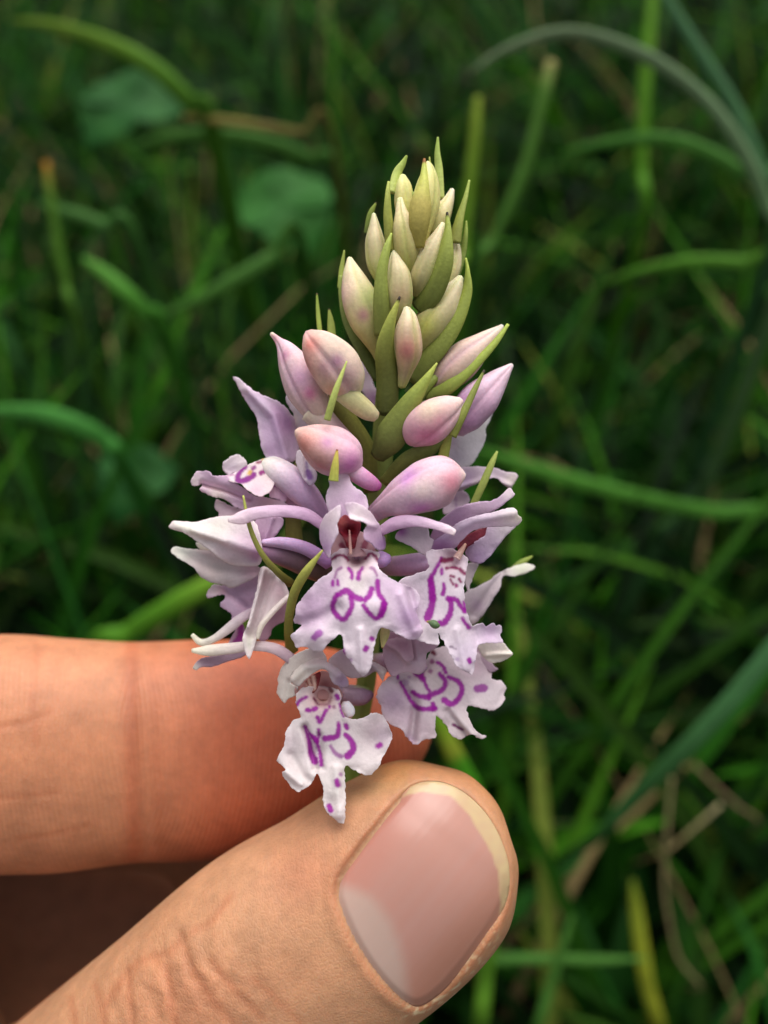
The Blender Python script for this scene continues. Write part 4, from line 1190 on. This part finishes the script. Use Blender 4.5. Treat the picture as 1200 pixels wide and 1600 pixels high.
sheet('lip', f, F2LIP, 84.2, gx=1.9, gy=-0.5, qx=0.9, c=(690, 950), bumps=[(705, 872, 16, 1.2), (760, 990, 20, 0.9), (645, 940, 30, 0.5)], folds=[([(740, 985), (746, 1010)], 6, 0.5), ([(715, 985), (728, 1045)], 7, -0.4)], ruf=0.4, base='e6e2f0', blobs=[(640, 950, 30, 'd8c8e6', 0.6), (660, 920, 20, 'e4dcee', 0.5), (765, 990, 24, 'd2c0e0', 0.8), (730, 1020, 20, 'dcd4ec', 0.6), (705, 872, 22, 'dcc4d4', 0.7), (670, 990, 20, 'eceaf2', 0.5)], marks=m2, seed=7.7, jag=0.9, step=1.7, veins=(700, 880, 0.05))
sheet('dorsal_sepal', f, [(672, 842), (680, 822), (690, 811), (702, 801), (714, 793), (732, 787), (752, 783), (766, 783), (780, 776), (789, 768), (796, 762), (802, 768), (804, 773), (797, 780), (786, 789), (771, 799), (748, 808), (722, 822), (700, 838), (682, 850)], 86.4, gx=-0.6, gy=3, qy=6, c=(735, 808), base='cdb8d6', blobs=[(795, 772, 14, 'e8e4ec', 0.8), (715, 808, 18, 'c2a6ce', 0.6), (755, 792, 16, 'd8c8e0', 0.6)], seed=8.1, ruf=0.15)
sheet('petal', f, [(672, 856), (678, 845), (697, 832), (715, 817), (739, 807), (767, 801), (785, 796), (800, 793), (808, 797), (809, 804), (815, 809), (814, 816), (806, 822), (788, 823), (762, 824), (740, 829), (724, 842), (708, 859), (690, 868), (677, 866)], 84.8, gx=-0.5, gy=5, qy=5, c=(740, 830), base='dcd2e6', blobs=[(688, 856, 24, 'b898cc', 0.9), (725, 825, 20, 'd4c6e2', 0.6), (800, 808, 22, 'eeecf0', 0.8), (812, 808, 8, 'e8ecd8', 0.5)], folds=[([(690, 845), (740, 815), (800, 803)], 8, -0.5)], seed=9.1, ruf=0.2)
sheet('petal', f, [(758, 836), (763, 822), (780, 817), (803, 815), (806, 823), (791, 837), (779, 852), (767, 868), (753, 880), (743, 880), (734, 876), (727, 863), (734, 851), (748, 843)], 86.6, gx=-0.5, gy=1, qx=8, c=(762, 848), base='d0c2dc', blobs=[(790, 825, 20, 'e4e0ea', 0.8), (745, 872, 18, 'b8a0cc', 0.8)], seed=10.1, ruf=0.2)
sheet('anther_cap', f, [(714, 856), (723, 842), (737, 832), (762, 822), (762, 834), (750, 844), (732, 854), (722, 864)], 87.0, base='541226', blobs=[(728, 848, 10, '3c0a16', 0.5), (752, 832, 8, '7a3040', 0.6)], seed=11.1, ruf=0.1, jag=0.3, mat=M_BUD)
strap('filament', f, [(714, 872), (720, 862), (728, 849)], [6, 5, 2], [85, 85.2, 86], [(0, 'd8c4c4'), (1, 'c4a494')], cup=0.7)
sheet('lateral_sepal', f, [(618, 842), (624, 829), (645, 822), (667, 819), (671, 838), (678, 846), (666, 868), (642, 854)], 85.6, gx=1.0, base='cdc4d4', blobs=[(627, 830, 10, '9a3ca4', 0.8), (655, 855, 18, 'd8d2de', 0.5)], seed=12.4, ruf=0.2)
sheet('lateral_sepal', f, [(731, 925), (726, 905), (729, 882), (747, 880), (741, 898), (735, 914)], 88.2, base='d4ced8', seed=13.0, ruf=0.1)

# F3: the lowest floret, in front of the fingers
f = floret([(570, 1085), (545, 1085), (525, 1085), (508, 1084)], [12, 15, 16, 14], [95, 91.5, 89, 88], [(0, '7a8a3c'), (0.4, 'a88c98'), (1, 'c0a0b4')])
F3LIP = [(463, 1103), (470, 1119), (457, 1127), (447, 1143), (444, 1163), (438, 1176), (433, 1189), (446, 1201), (440, 1208), (450, 1223), (463, 1237), (478, 1232), (490, 1218), (496, 1208), (502, 1223), (506, 1235), (504, 1250), (510, 1267), (520, 1278), (534, 1287), (539, 1281), (540, 1240), (539, 1213), (540, 1197), (553, 1203), (570, 1211), (580, 1210), (592, 1198), (597, 1185), (608, 1165), (613, 1150), (607, 1132), (597, 1118), (583, 1114), (567, 1122), (553, 1124), (541, 1121), (535, 1113), (532, 1100), (533, 1084), (520, 1074), (498, 1072), (474, 1074), (463, 1085), (462, 1096)]
m3 = [([(476, 1135), (486, 1148), (494, 1157), (498, 1150), (498, 1140)], 2.5, 4), ([(488, 1150), (494, 1157)], 6, 9), ([(477, 1138), (483, 1157), (486, 1177), (492, 1189)], 3, 11), ([(495, 1160), (500, 1177), (502, 1195)], 4, 6), ([(496, 1121), (500, 1128), (505, 1118), (510, 1110)], 5.5, 4.5), ([(480, 1109), (484, 1110)], 6, 6), ([(490, 1108), (494, 1107)], 7, 6), ([(529, 1130), (529, 1144), (525, 1151), (508, 1154)], 5, 9), ([(540, 1133), (542, 1137)], 6, 6), ([(540, 1148), (549, 1158), (552, 1171), (543, 1181)], 6, 11),
      ([(517, 1166), (523, 1176), (533, 1182)], 4, 6, '9a3ca4', 0.75), ([(526, 1220), (528, 1226)], 7, 8), ([(532, 1210)], 5, 5, 'a868b0', 0.7), ([(514, 1260), (517, 1266)], 8, 8), ([(594, 1164), (590, 1166)], 7, 7), ([(464, 1101), (468, 1095), (479, 1089)], 5, 3.5), ([(490, 1090), (494, 1097), (498, 1101)], 2.2, 2.2, '7a1c50'), ([(498, 1101), (512, 1100), (518, 1090)], 1.8, 1.8, '9a4c70', 0.6), ([(515, 1104), (515, 1106)], 3.5, 3.5), ([(522, 1105)], 4, 4, '8c3c78', 0.7), ([(526, 1087), (528, 1091)], 6, 6), ([(531, 1100), (533, 1110), (537, 1119)], 3.5, 2.2), ([(502, 1069), (512, 1071), (518, 1080)], 6, 5, '6e1c30', 0.85)]
sheet('lip', f, F3LIP, 84.2, gy=-0.9, qx=1.8, c=(520, 1165), bumps=[(505, 1088, 13, 2.0), (470, 1185, 20, 0.5), (580, 1165, 26, 0.4), (495, 1175, 12, 0.5), (516, 1240, 12, -0.2)], folds=[([(476, 1138), (486, 1170), (493, 1200)], 6, 0.8), ([(499, 1150), (503, 1200)], 5, 0.45), ([(455, 1180), (475, 1215), (485, 1220)], 7, 0.35), ([(445, 1205), (470, 1225)], 5, -0.3), ([(525, 1200), (530, 1275)], 7, -0.4)], ruf=0.42, base='e4e4ea', blobs=[(585, 1140, 26, 'd6ccd8', 0.8), (600, 1150, 16, 'ccc0d4', 0.6), (450, 1160, 18, 'ddd4e2', 0.5), (500, 1092, 26, 'd8bcc0', 0.8), (505, 1088, 10, 'c8a090', 0.7), (525, 1230, 24, 'e6eaec', 0.7)], marks=m3, seed=15.1, jag=0.9, step=1.7, veins=(500, 1090, 0.05))
sheet('dorsal_sepal', f, [(434, 1060), (440, 1043), (455, 1027), (475, 1016), (490, 1012), (503, 1016), (511, 1034), (490, 1034), (470, 1042), (457, 1053), (455, 1067), (465, 1074), (461, 1087), (451, 1091), (445, 1099), (438, 1092), (432, 1081), (435, 1068)], 86.0, gx=-2, qx=6, c=(475, 1040), base='e4e4e4', blobs=[(450, 1085, 14, 'e8ecea', 0.6), (495, 1020, 16, 'd6d0da', 0.6)], folds=[([(452, 1066), (448, 1094)], 5, 0.4)], seed=16.2, ruf=0.25)
sheet('petal', f, [(453, 1060), (462, 1046), (477, 1035), (496, 1029), (514, 1035), (534, 1050), (544, 1063), (543, 1073), (530, 1073), (518, 1064), (512, 1050), (503, 1046), (490, 1052), (477, 1062), (467, 1072), (457, 1069)], 84.0, gy=-1, qx=7, qy=4, c=(497, 1048), base='e2e0e4', blobs=[(535, 1065, 18, 'bfaace', 0.9), (520, 1045, 14, 'd2c8da', 0.6), (470, 1055, 18, 'eceee8', 0.6)], folds=[([(456, 1062), (478, 1042), (505, 1038), (530, 1056)], 7, -0.5)], seed=17.2, ruf=0.2)
sheet('anther_cap', f, [(477, 1066), (484, 1058), (494, 1052), (501, 1050), (499, 1066), (494, 1079), (487, 1083), (480, 1076)], 85.4, base='64141c', marks=[([(482, 1062), (487, 1078)], 3, 2.5, 'd0b0a4', 0.9), ([(489, 1058), (492, 1076)], 4, 3, 'd4b4a8', 0.9), ([(477, 1069), (481, 1078)], 2.5, 2.5, 'd0b0a4', 0.9)], seed=18.1, ruf=0.1, jag=0.3, mat=M_BUD)
sheet('throat', f, [(462, 1074), (478, 1060), (498, 1050), (512, 1050), (522, 1064), (534, 1080), (534, 1090), (515, 1094), (480, 1092), (463, 1088)], 86.2, base='cfa8a8', blobs=[(508, 1072, 10, '8c3c4c', 0.7)], seed=18.8, ruf=0.1)
strap('lateral_sepal', f, [(458, 1030), (432, 1013), (398, 1008), (357, 1012), (324, 1015), (299, 1016)], [9, 9, 8, 9, 9, 3], [87, 86.4, 86.2, 86.6, 87.2, 87.6], [(0, 'ccbcd0'), (0.4, 'd6d0d8'), (1, 'e2e8dc')], cup=0.5, tw=0.3, seed=5)
sheet('sepal_fold', f, [(303, 1040), (312, 1030), (335, 1024), (360, 1017), (385, 1018), (380, 1026), (355, 1034), (332, 1042), (316, 1042), (306, 1047), (301, 1045)], 88.2, base='b8a4bc', blobs=[(304, 1044, 9, 'e0e4dc', 0.9)], seed=19.0, ruf=0.2)
sheet('lateral_sepal', f, [(513, 1034), (520, 1024), (535, 1015), (555, 1016), (575, 1030), (592, 1038), (604, 1046), (601, 1056), (598, 1065), (593, 1057), (586, 1049), (572, 1057), (558, 1060), (543, 1058), (527, 1050)], 87.6, qx=3, base='cfc6d2', blobs=[(598, 1052, 12, 'e4e2e4', 0.9), (578, 1048, 12, '9c8498', 0.7), (540, 1022, 14, 'b8a4bc', 0.6)], folds=[([(575, 1035), (598, 1052)], 5, -0.5)], seed=20.0, ruf=0.2)
bulb('spur', f, [(534, 1086), (552, 1089), (568, 1088), (581, 1085)], [12, 14, 13, 6], [88.4, 88.6, 89, 89.4], [(0, 'a88c98'), (0.6, '8a6c80'), (1, '7a5c74')], seam=0.02, rings=16, segs=16)
bulb('spur_mouth', f, [(538, 1100), (544, 1110), (547, 1118)], [9, 10.5, 8], [86, 86, 86], [(0, 'dcd6da'), (1, 'e4e0e4')], seam=0, rings=12, segs=16)

# F4: the lower floret on the right
f = floret([(578, 1035), (605, 1035), (635, 1038), (660, 1042)], [13, 15, 16, 14], [95, 92, 90, 89.2], [(0, '8a7a5c'), (0.4, '9c7c94'), (1, 'b898b0')])
F4LIP = [(666, 1030), (675, 1016), (697, 1010), (725, 1010), (745, 1019), (763, 1033), (776, 1044), (769, 1049), (770, 1062), (782, 1063), (791, 1075), (787, 1085), (789, 1092), (780, 1105), (769, 1110), (752, 1107), (740, 1104), (730, 1105), (734, 1125), (745, 1143), (760, 1150), (756, 1154), (746, 1153), (736, 1147), (719, 1155), (706, 1149), (697, 1134), (682, 1118), (680, 1136), (681, 1152), (664, 1156), (648, 1164), (635, 1152), (628, 1141), (611, 1132), (598, 1119), (595, 1103), (588, 1088), (595, 1070), (607, 1059), (620, 1053), (635, 1046), (648, 1040)]
m4 = [([(626, 1066), (635, 1083), (644, 1097), (653, 1106), (668, 1108), (679, 1107)], 4, 8), ([(678, 1106), (676, 1099)], 8, 5), ([(644, 1081), (654, 1087), (670, 1090)], 5, 8), ([(659, 1052), (664, 1068), (671, 1080)], 5, 4), ([(648, 1053), (661, 1061)], 4, 7), ([(687, 1053), (696, 1065), (692, 1077), (680, 1083), (671, 1087)], 6, 8), ([(701, 1058), (716, 1065), (722, 1077), (716, 1092), (706, 1100), (694, 1094)], 6, 9), ([(746, 1076), (756, 1075)], 11, 11, 'a044a8', 0.9), ([(708, 1132), (723, 1140)], 3.5, 3, '6c1a60'), ([(683, 1035), (692, 1041), (696, 1050)], 4, 5), ([(676, 1019), (679, 1022)], 5, 4, '7a1c40'), ([(675, 1034)], 6, 6, '9a3c84', 0.8), ([(672, 1049)], 5, 6, '9a4c90', 0.7), ([(621, 1054), (622, 1060)], 3.5, 3), ([(634, 1066)], 8, 8, 'b090c0', 0.6), ([(640, 1058)], 4, 4, 'a070a8', 0.6)]
sheet('lip', f, F4LIP, 87.6, gx=1.0, gy=-1.4, qx=1.2, qy=1.0, c=(680, 1085), bumps=[(655, 1040, 18, 1.6), (630, 1110, 30, 0.3)], folds=[([(626, 1066), (648, 1100), (645, 1155)], 8, 0.7), ([(650, 1110), (640, 1155)], 6, 0.35), ([(700, 1105), (740, 1148)], 8, -0.5), ([(700, 1110), (728, 1150)], 5, 0.4)], ruf=0.45, base='dcd6e0', blobs=[(615, 1095, 26, 'bda8c6', 0.9), (632, 1120, 24, 'ccbccf', 0.7), (665, 1140, 18, 'd4c4d4', 0.6), (640, 1158, 12, 'c4acd0', 0.6), (760, 1085, 24, 'e4e0ea', 0.7), (740, 1040, 26, 'cdb8cc', 0.7), (690, 1065, 24, 'e0dcdf', 0.5), (725, 1130, 18, 'd8d2d8', 0.6)], marks=m4, seed=22.1, jag=0.9, step=1.7, veins=(660, 1045, 0.06))
sheet('petal', f, [(598, 1022), (600, 1003), (609, 986), (631, 996), (653, 999), (672, 1002), (685, 1006), (680, 1013), (667, 1022), (665, 1044), (661, 1050), (653, 1054), (640, 1050), (626, 1053), (613, 1057), (604, 1044)], 86.4, qx=4, qy=2, c=(640, 1020), base='cdb8cc', blobs=[(615, 1000, 16, 'b48ca8', 0.8), (658, 1035, 16, 'dcd4e2', 0.7), (630, 1045, 16, 'd8c8d6', 0.6)], folds=[([(602, 1006), (622, 1018), (638, 1034)], 4, -0.6), ([(640, 1000), (646, 1028)], 4, 0.7)], seed=23.3, ruf=0.3)
sheet('petal', f, [(600, 1004), (612, 998), (630, 996), (642, 1000), (645, 1018), (647, 1028), (638, 1034), (630, 1030), (620, 1017)], 85.6, gx=1, qx=6, base='c09cb4', blobs=[(634, 1028, 10, 'd8c4d4', 0.8), (612, 1003, 10, 'c8a8c0', 0.5)], edge='d4c0d0', seed=24.1, ruf=0.2)

# F5: the floret seen from behind on the left
f = floret([(570, 915), (530, 900), (480, 880), (440, 866), (408, 858)], [20, 22, 22, 18, 12], [92, 90.5, 88.5, 87.5, 87], [(0, '4a4624'), (0.4, '5c4a3c'), (0.75, '7c5c6c'), (1, 'b890b0')])  # dark olive inner end: ovary colour deepened by painted shade
sheet('lateral_sepal', f, [(264, 821), (272, 814), (290, 815), (308, 815), (330, 809), (350, 806), (380, 806), (400, 818), (408, 845), (410, 868), (404, 883), (382, 885), (362, 883), (343, 873), (327, 860), (310, 848), (288, 833), (268, 827)], 86.0, gx=-1.8, qy=6, c=(370, 848), folds=[([(275, 821), (340, 838), (400, 862)], 9, -0.7), ([(300, 828), (350, 846)], 4, -0.3)], base='e0dce4', blobs=[(405, 866, 18, 'b878b8', 0.75), (385, 850, 24, 'd2bcd8', 0.6), (290, 820, 24, 'e4ebe4', 0.8), (340, 820, 22, 'dce2dc', 0.6), (350, 868, 22, 'ddd0e0', 0.6)], edge='ece8ee', seed=26.0, ruf=0.3, veins=(420, 870, 0.06))
sheet('dorsal_sepal', f, [(267, 862), (273, 854), (292, 857), (325, 860), (350, 862), (380, 872), (402, 884), (408, 891), (398, 903), (380, 912), (362, 919), (347, 914), (327, 909), (312, 900), (302, 887), (278, 872)], 87.8, gx=-1.5, qy=8, c=(350, 885), folds=[([(280, 865), (340, 892), (400, 892)], 10, 0.4)], base='d4ced6', blobs=[(280, 863, 24, 'dfe8e4', 0.9), (395, 892, 20, 'c8a4bc', 0.6), (330, 895, 22, 'd4d0d0', 0.5)], seed=27.0, ruf=0.3, veins=(410, 890, 0.08))
sheet('petal', f, [(306, 848), (322, 852), (335, 862), (320, 862), (311, 858)], 89, base='e4e8e4', seed=27.5, ruf=0.1, jag=0.3)
sheet('lip', f, [(322, 930), (332, 914), (348, 914), (365, 915), (388, 907), (405, 897), (410, 920), (400, 942), (390, 956), (378, 964), (364, 972), (361, 958), (352, 954), (345, 945), (350, 937), (351, 929), (336, 931), (326, 934)], 89.4, gx=-1.5, base='c8b4d2', blobs=[(335, 922, 14, 'e8e4ea', 0.8), (385, 935, 20, 'b496b8', 0.7), (360, 945, 14, 'd4c6de', 0.6)], folds=[([(350, 920), (385, 950)], 6, 0.4)], seed=28.0, ruf=0.4, jag=1.2)
strap('lateral_sepal', f, [(398, 952), (374, 967), (357, 981), (333, 998), (314, 1003), (300, 991)], [6, 8, 8, 6, 5.5, 3], [88.6, 88, 88, 88.2, 88.6, 88.6], [(0, 'd0c4d8'), (0.4, 'd8d6de'), (1, 'e4ece0')], cup=0.5, tw=0.2, seed=6)
sheet('lip_lobe', f, [(357, 1006), (366, 988), (374, 974), (382, 980), (384, 1006), (370, 1008)], 89.2, base='cdb8d4', marks=[([(377, 980), (374, 995), (368, 1003)], 8, 8, '9a2c98', 0.9), ([(379, 990), (376, 1003)], 6, 6, 'a83ca0', 0.8)], seed=29.0, ruf=0.1)
sheet('petal', f, [(406, 890), (416, 886), (432, 900), (446, 914), (452, 932), (440, 944), (426, 958), (412, 972), (404, 992), (397, 1010), (390, 1030), (385, 1023), (380, 1008), (380, 992), (387, 974), (393, 950), (401, 920)], 86.2, gx=1.5, gy=-0.6, c=(410, 950), folds=[([(412, 890), (398, 945), (388, 980)], 5, -0.9), ([(425, 905), (408, 950), (395, 990)], 7, 0.7)], base='dcd6de', blobs=[(440, 925, 20, 'd4bccc', 0.7), (412, 905, 14, 'd8c4d0', 0.5), (392, 1005, 18, 'e2e8e0', 0.8), (395, 950, 12, 'ece8f0', 0.7)], edge='eeecf2', seed=30.0, ruf=0.2, veins=(420, 880, 0.06))
sheet('lip_lobe', f, [(452, 930), (450, 950), (447, 968), (436, 975), (425, 983), (423, 993), (413, 1002), (404, 999), (402, 985), (416, 966), (434, 946)], 88.8, base='c4a4bc', blobs=[(415, 990, 12, 'ccb0c8', 0.6)], seed=31.0, ruf=0.3)
strap('sepal_rim', f, [(452, 931), (436, 946), (420, 963), (408, 979), (402, 999)], [4, 4.5, 4.5, 4.5, 3], [85.6, 85.4, 85.2, 85.2, 85.4], [(0, 'e4e0e6'), (1, 'e8eae4')], cup=0.8, seed=7)
bulb('spur', f, [(410, 848), (440, 848), (478, 857), (515, 880)], [5, 9, 10.5, 11], [86.4, 86.4, 86.6, 87.4], [(0, 'd0b4d4'), (0.5, 'c4a0c8'), (1, 'a87cb0')], seam=0.02, rings=20, segs=16)
sheet('petal', f, [(398, 815), (418, 806), (440, 808), (442, 820), (430, 838), (420, 850), (410, 852), (403, 840)], 87.2, base='cdb6d4', blobs=[(408, 845, 14, 'b890c0', 0.6)], folds=[([(425, 810), (412, 848)], 4, -0.4)], seed=32.0, ruf=0.2)

# F6: the upper floret on the left, tipped back
f = floret([(515, 815), (500, 800), (478, 774), (450, 748), (425, 730), (412, 724)], [12, 15, 21, 23, 19, 10], [89.5, 88.6, 88, 88, 88.4, 88.6], [(0, 'b088b0'), (0.5, 'cbaac8'), (0.8, 'd8ccc8'), (1, 'dcd8cc')])
sheet('dorsal_sepal', f, [(365, 589), (376, 593), (393, 607), (410, 617), (427, 623), (443, 633), (457, 650), (464, 675), (468, 702), (461, 719), (440, 724), (420, 718), (410, 703), (405, 680), (402, 660), (397, 646), (388, 633), (379, 618), (370, 600)], 88.2, qx=6, gx=0.5, c=(425, 670), base='d4c2e0', blobs=[(372, 598, 20, 'ece8ec', 0.9), (450, 660, 22, 'b890c4', 0.85), (440, 640, 14, 'c2a0cc', 0.6), (405, 640, 16, 'dcd4e8', 0.6), (425, 705, 20, 'c4a8d0', 0.6)], folds=[([(385, 608), (428, 650), (448, 715)], 7, -0.6)], edge='dccfe4', seed=33.0, ruf=0.25, jag=0.8, veins=(440, 730, 0.05))
sheet('lip', f, [(350, 744), (368, 738), (382, 729), (400, 721), (418, 716), (425, 730), (430, 745), (424, 766), (408, 776), (397, 773), (384, 764), (376, 756), (360, 753)], 87.2, gy=-3.0, c=(395, 748), qx=2, base='ece6ee', blobs=[(400, 768, 14, 'e2cfe4', 0.7), (420, 735, 10, 'e4dcdc', 0.6)], marks=[([(384, 729), (375, 738), (371, 750), (384, 750), (396, 742)], 5, 9, '94209a'), ([(408, 739), (420, 732)], 6, 6, '9a2088'), ([(398, 730), (395, 733)], 4, 4, '9a3c94'), ([(391, 737), (389, 740)], 4, 4, 'e0c45c'), ([(411, 718), (414, 717)], 3.5, 3.5, 'd8c45c'), ([(402, 723), (418, 720)], 2.5, 2.5, '8a2050'), ([(352, 744), (364, 741)], 2, 2, '9a3c94', 0.7)], seed=34.0, ruf=0.3, step=1.7)
sheet('lip_lobe', f, [(298, 755), (301, 745), (307, 737), (323, 735), (335, 743), (352, 743), (367, 754), (383, 764), (397, 774), (415, 777), (440, 782), (449, 792), (420, 800), (380, 796), (368, 792), (348, 778), (335, 777), (313, 766), (316, 756), (304, 760)], 87.8, gy=2.0, c=(370, 765), base='d6c2dc', blobs=[(302, 752, 14, 'eeeaf0', 0.9), (340, 772, 18, 'e4e0dc', 0.8), (420, 788, 22, 'd8bcc8', 0.6), (350, 752, 16, 'd2b8d8', 0.6)], folds=[([(316, 756), (350, 765), (390, 780)], 4, 0.8)], seed=35.0, ruf=0.4, jag=1.0)
sheet('lip_lobe', f, [(347, 727), (354, 718), (362, 712), (371, 710), (382, 717), (386, 728), (374, 737), (356, 742)], 88.8, base='e8e4ee', blobs=[(362, 735, 12, 'd2c6de', 0.6)], seed=36.0, ruf=0.4, jag=1.0)
sheet('lip_lobe', f, [(428, 742), (440, 749), (451, 759), (449, 772), (446, 784), (432, 780), (421, 776), (422, 764)], 88.0, base='dcc4de', marks=[([(426, 759), (440, 753)], 5, 6, 'a84cac', 0.85)], blobs=[(445, 772, 12, 'd0a8d0', 0.6)], seed=37.0, ruf=0.2)
sheet('petal', f, [(336, 793), (339, 780), (353, 787), (372, 793), (395, 798), (388, 810), (346, 810), (341, 801)], 88.8, base='d8cadc', blobs=[(340, 788, 8, 'ece8ee', 0.7)], seed=38.0, ruf=0.3, jag=1.0)
sheet('petal', f, [(467, 702), (462, 715), (465, 731), (475, 750), (484, 758), (493, 753), (495, 740), (489, 727), (478, 716)], 86.4, gx=-2, base='e2dce8', marks=[([(482, 738), (484, 745)], 8, 9, '8a4cae', 0.8), ([(479, 722), (480, 735)], 2, 1.5, '8a5cae', 0.7)], blobs=[(487, 752, 10, 'c8b4dc', 0.6)], folds=[([(478, 715), (479, 745)], 3, 0.5)], seed=39.0, ruf=0.1)
sheet('petal', f, [(446, 622), (454, 611), (466, 625), (478, 640), (500, 655), (505, 665), (480, 672), (460, 668), (454, 655), (459, 648), (451, 635)], 89.6, base='ddd8e8', blobs=[(460, 655, 10, 'eeecee', 0.7)], seed=40.0, ruf=0.3)
sheet('petal', f, [(447, 774), (460, 768), (478, 786), (492, 803), (470, 800), (450, 792)], 88.9, base='d4bcd8', seed=41.0, ruf=0.2)

# F7: the floret behind on the upper right
f = floret([(612, 770), (650, 768), (685, 760), (712, 750)], [12, 14, 14, 11], [92, 93, 93, 92.5])
sheet('lateral_sepal', f, [(708, 735), (737, 729), (773, 731), (790, 737), (806, 739), (809, 745), (804, 754), (797, 763), (786, 756), (777, 748), (766, 748), (740, 758), (715, 768), (705, 755)], 90.6, qy=8, c=(755, 745), base='cdc2d4', blobs=[(800, 750, 12, 'e2deda', 0.7), (730, 748, 16, 'bca4cc', 0.7), (745, 756, 8, 'dcd4dc', 0.7)], folds=[([(715, 762), (765, 747), (795, 758)], 4, -0.5)], seed=43.0, ruf=0.2)
sheet('petal', f, [(692, 794), (704, 778), (717, 766), (730, 771), (733, 786), (714, 796), (696, 804)], 92, base='dcd0e4', marks=[([(712, 778), (713, 795)], 2, 1.5, '9a68ac', 0.6)], seed=44.0, ruf=0.2)
sheet('dorsal_sepal', f, [(700, 690), (715, 678), (731, 675), (750, 657), (769, 645), (764, 660), (759, 671), (759, 684), (749, 708), (734, 728), (712, 732), (694, 726)], 91.4, gx=1, base='dadbe6', blobs=[(712, 715, 16, 'c8c0d8', 0.6), (755, 668, 16, 'e8ecf0', 0.7), (700, 690, 14, 'd0bcd8', 0.7)], seed=45.0, ruf=0.2)
sheet('petal', f, [(553, 592), (558, 575), (567, 561), (574, 570), (582, 596), (590, 616), (590, 640), (575, 624), (560, 602)], 93.5, base='e2d8ea', blobs=[(584, 625, 14, 'b888c4', 0.8)], seed=46.0, ruf=0.2)

# F8: the floret behind on the lower right
f = floret([(592, 960), (640, 965), (690, 968), (728, 962)], [12, 14, 14, 10], [95, 95, 94.5, 93.5])
sheet('lateral_sepal', f, [(724, 930), (748, 916), (767, 905), (781, 894), (803, 885), (822, 880), (836, 886), (825, 894), (803, 901), (791, 899), (784, 903), (783, 915), (770, 937), (753, 963), (738, 976), (726, 970)], 91.6, gx=1.5, qy=4, c=(770, 925), base='d0cad4', blobs=[(815, 888, 22, 'e0e8dc', 0.9), (745, 945, 12, 'b49cbc', 0.6), (760, 925, 14, 'd4ccd8', 0.5)], folds=[([(740, 960), (785, 895)], 6, 0.5)], seed=48.0, ruf=0.25)
sheet('lip', f, [(744, 1004), (763, 1002), (784, 1003), (793, 1012), (801, 1021), (795, 1028), (785, 1033), (768, 1036), (756, 1028), (748, 1016)], 88.6, gy=1.5, base='e8e8e4', blobs=[(775, 1008, 12, 'dcd4dc', 0.5)], folds=[([(760, 1024), (780, 1022), (798, 1022)], 3, -0.5)], seed=49.0, ruf=0.3)
sheet('petal', f, [(742, 1008), (756, 1018), (772, 1040), (778, 1046), (765, 1050), (748, 1035)], 90, base='c8b4c8', seed=50.0, ruf=0.2)

# --- a tiny green seed stuck on the right-hand lip
f = bulb('seed_speck', None, [(667, 971), (671, 972), (676, 974), (682, 977), (686, 977)], [1.5, 3, 6, 6, 2.5], [83.2, 83.0, 82.8, 82.8, 83.0], [(0, 'c88848'), (0.2, '8a8a58'), (0.4, '5c7450'), (1, '4a6038')], seam=0.1, rings=16, segs=14)
tag(f, 'tiny dull green seed stuck on a spotted lip', 'seed')
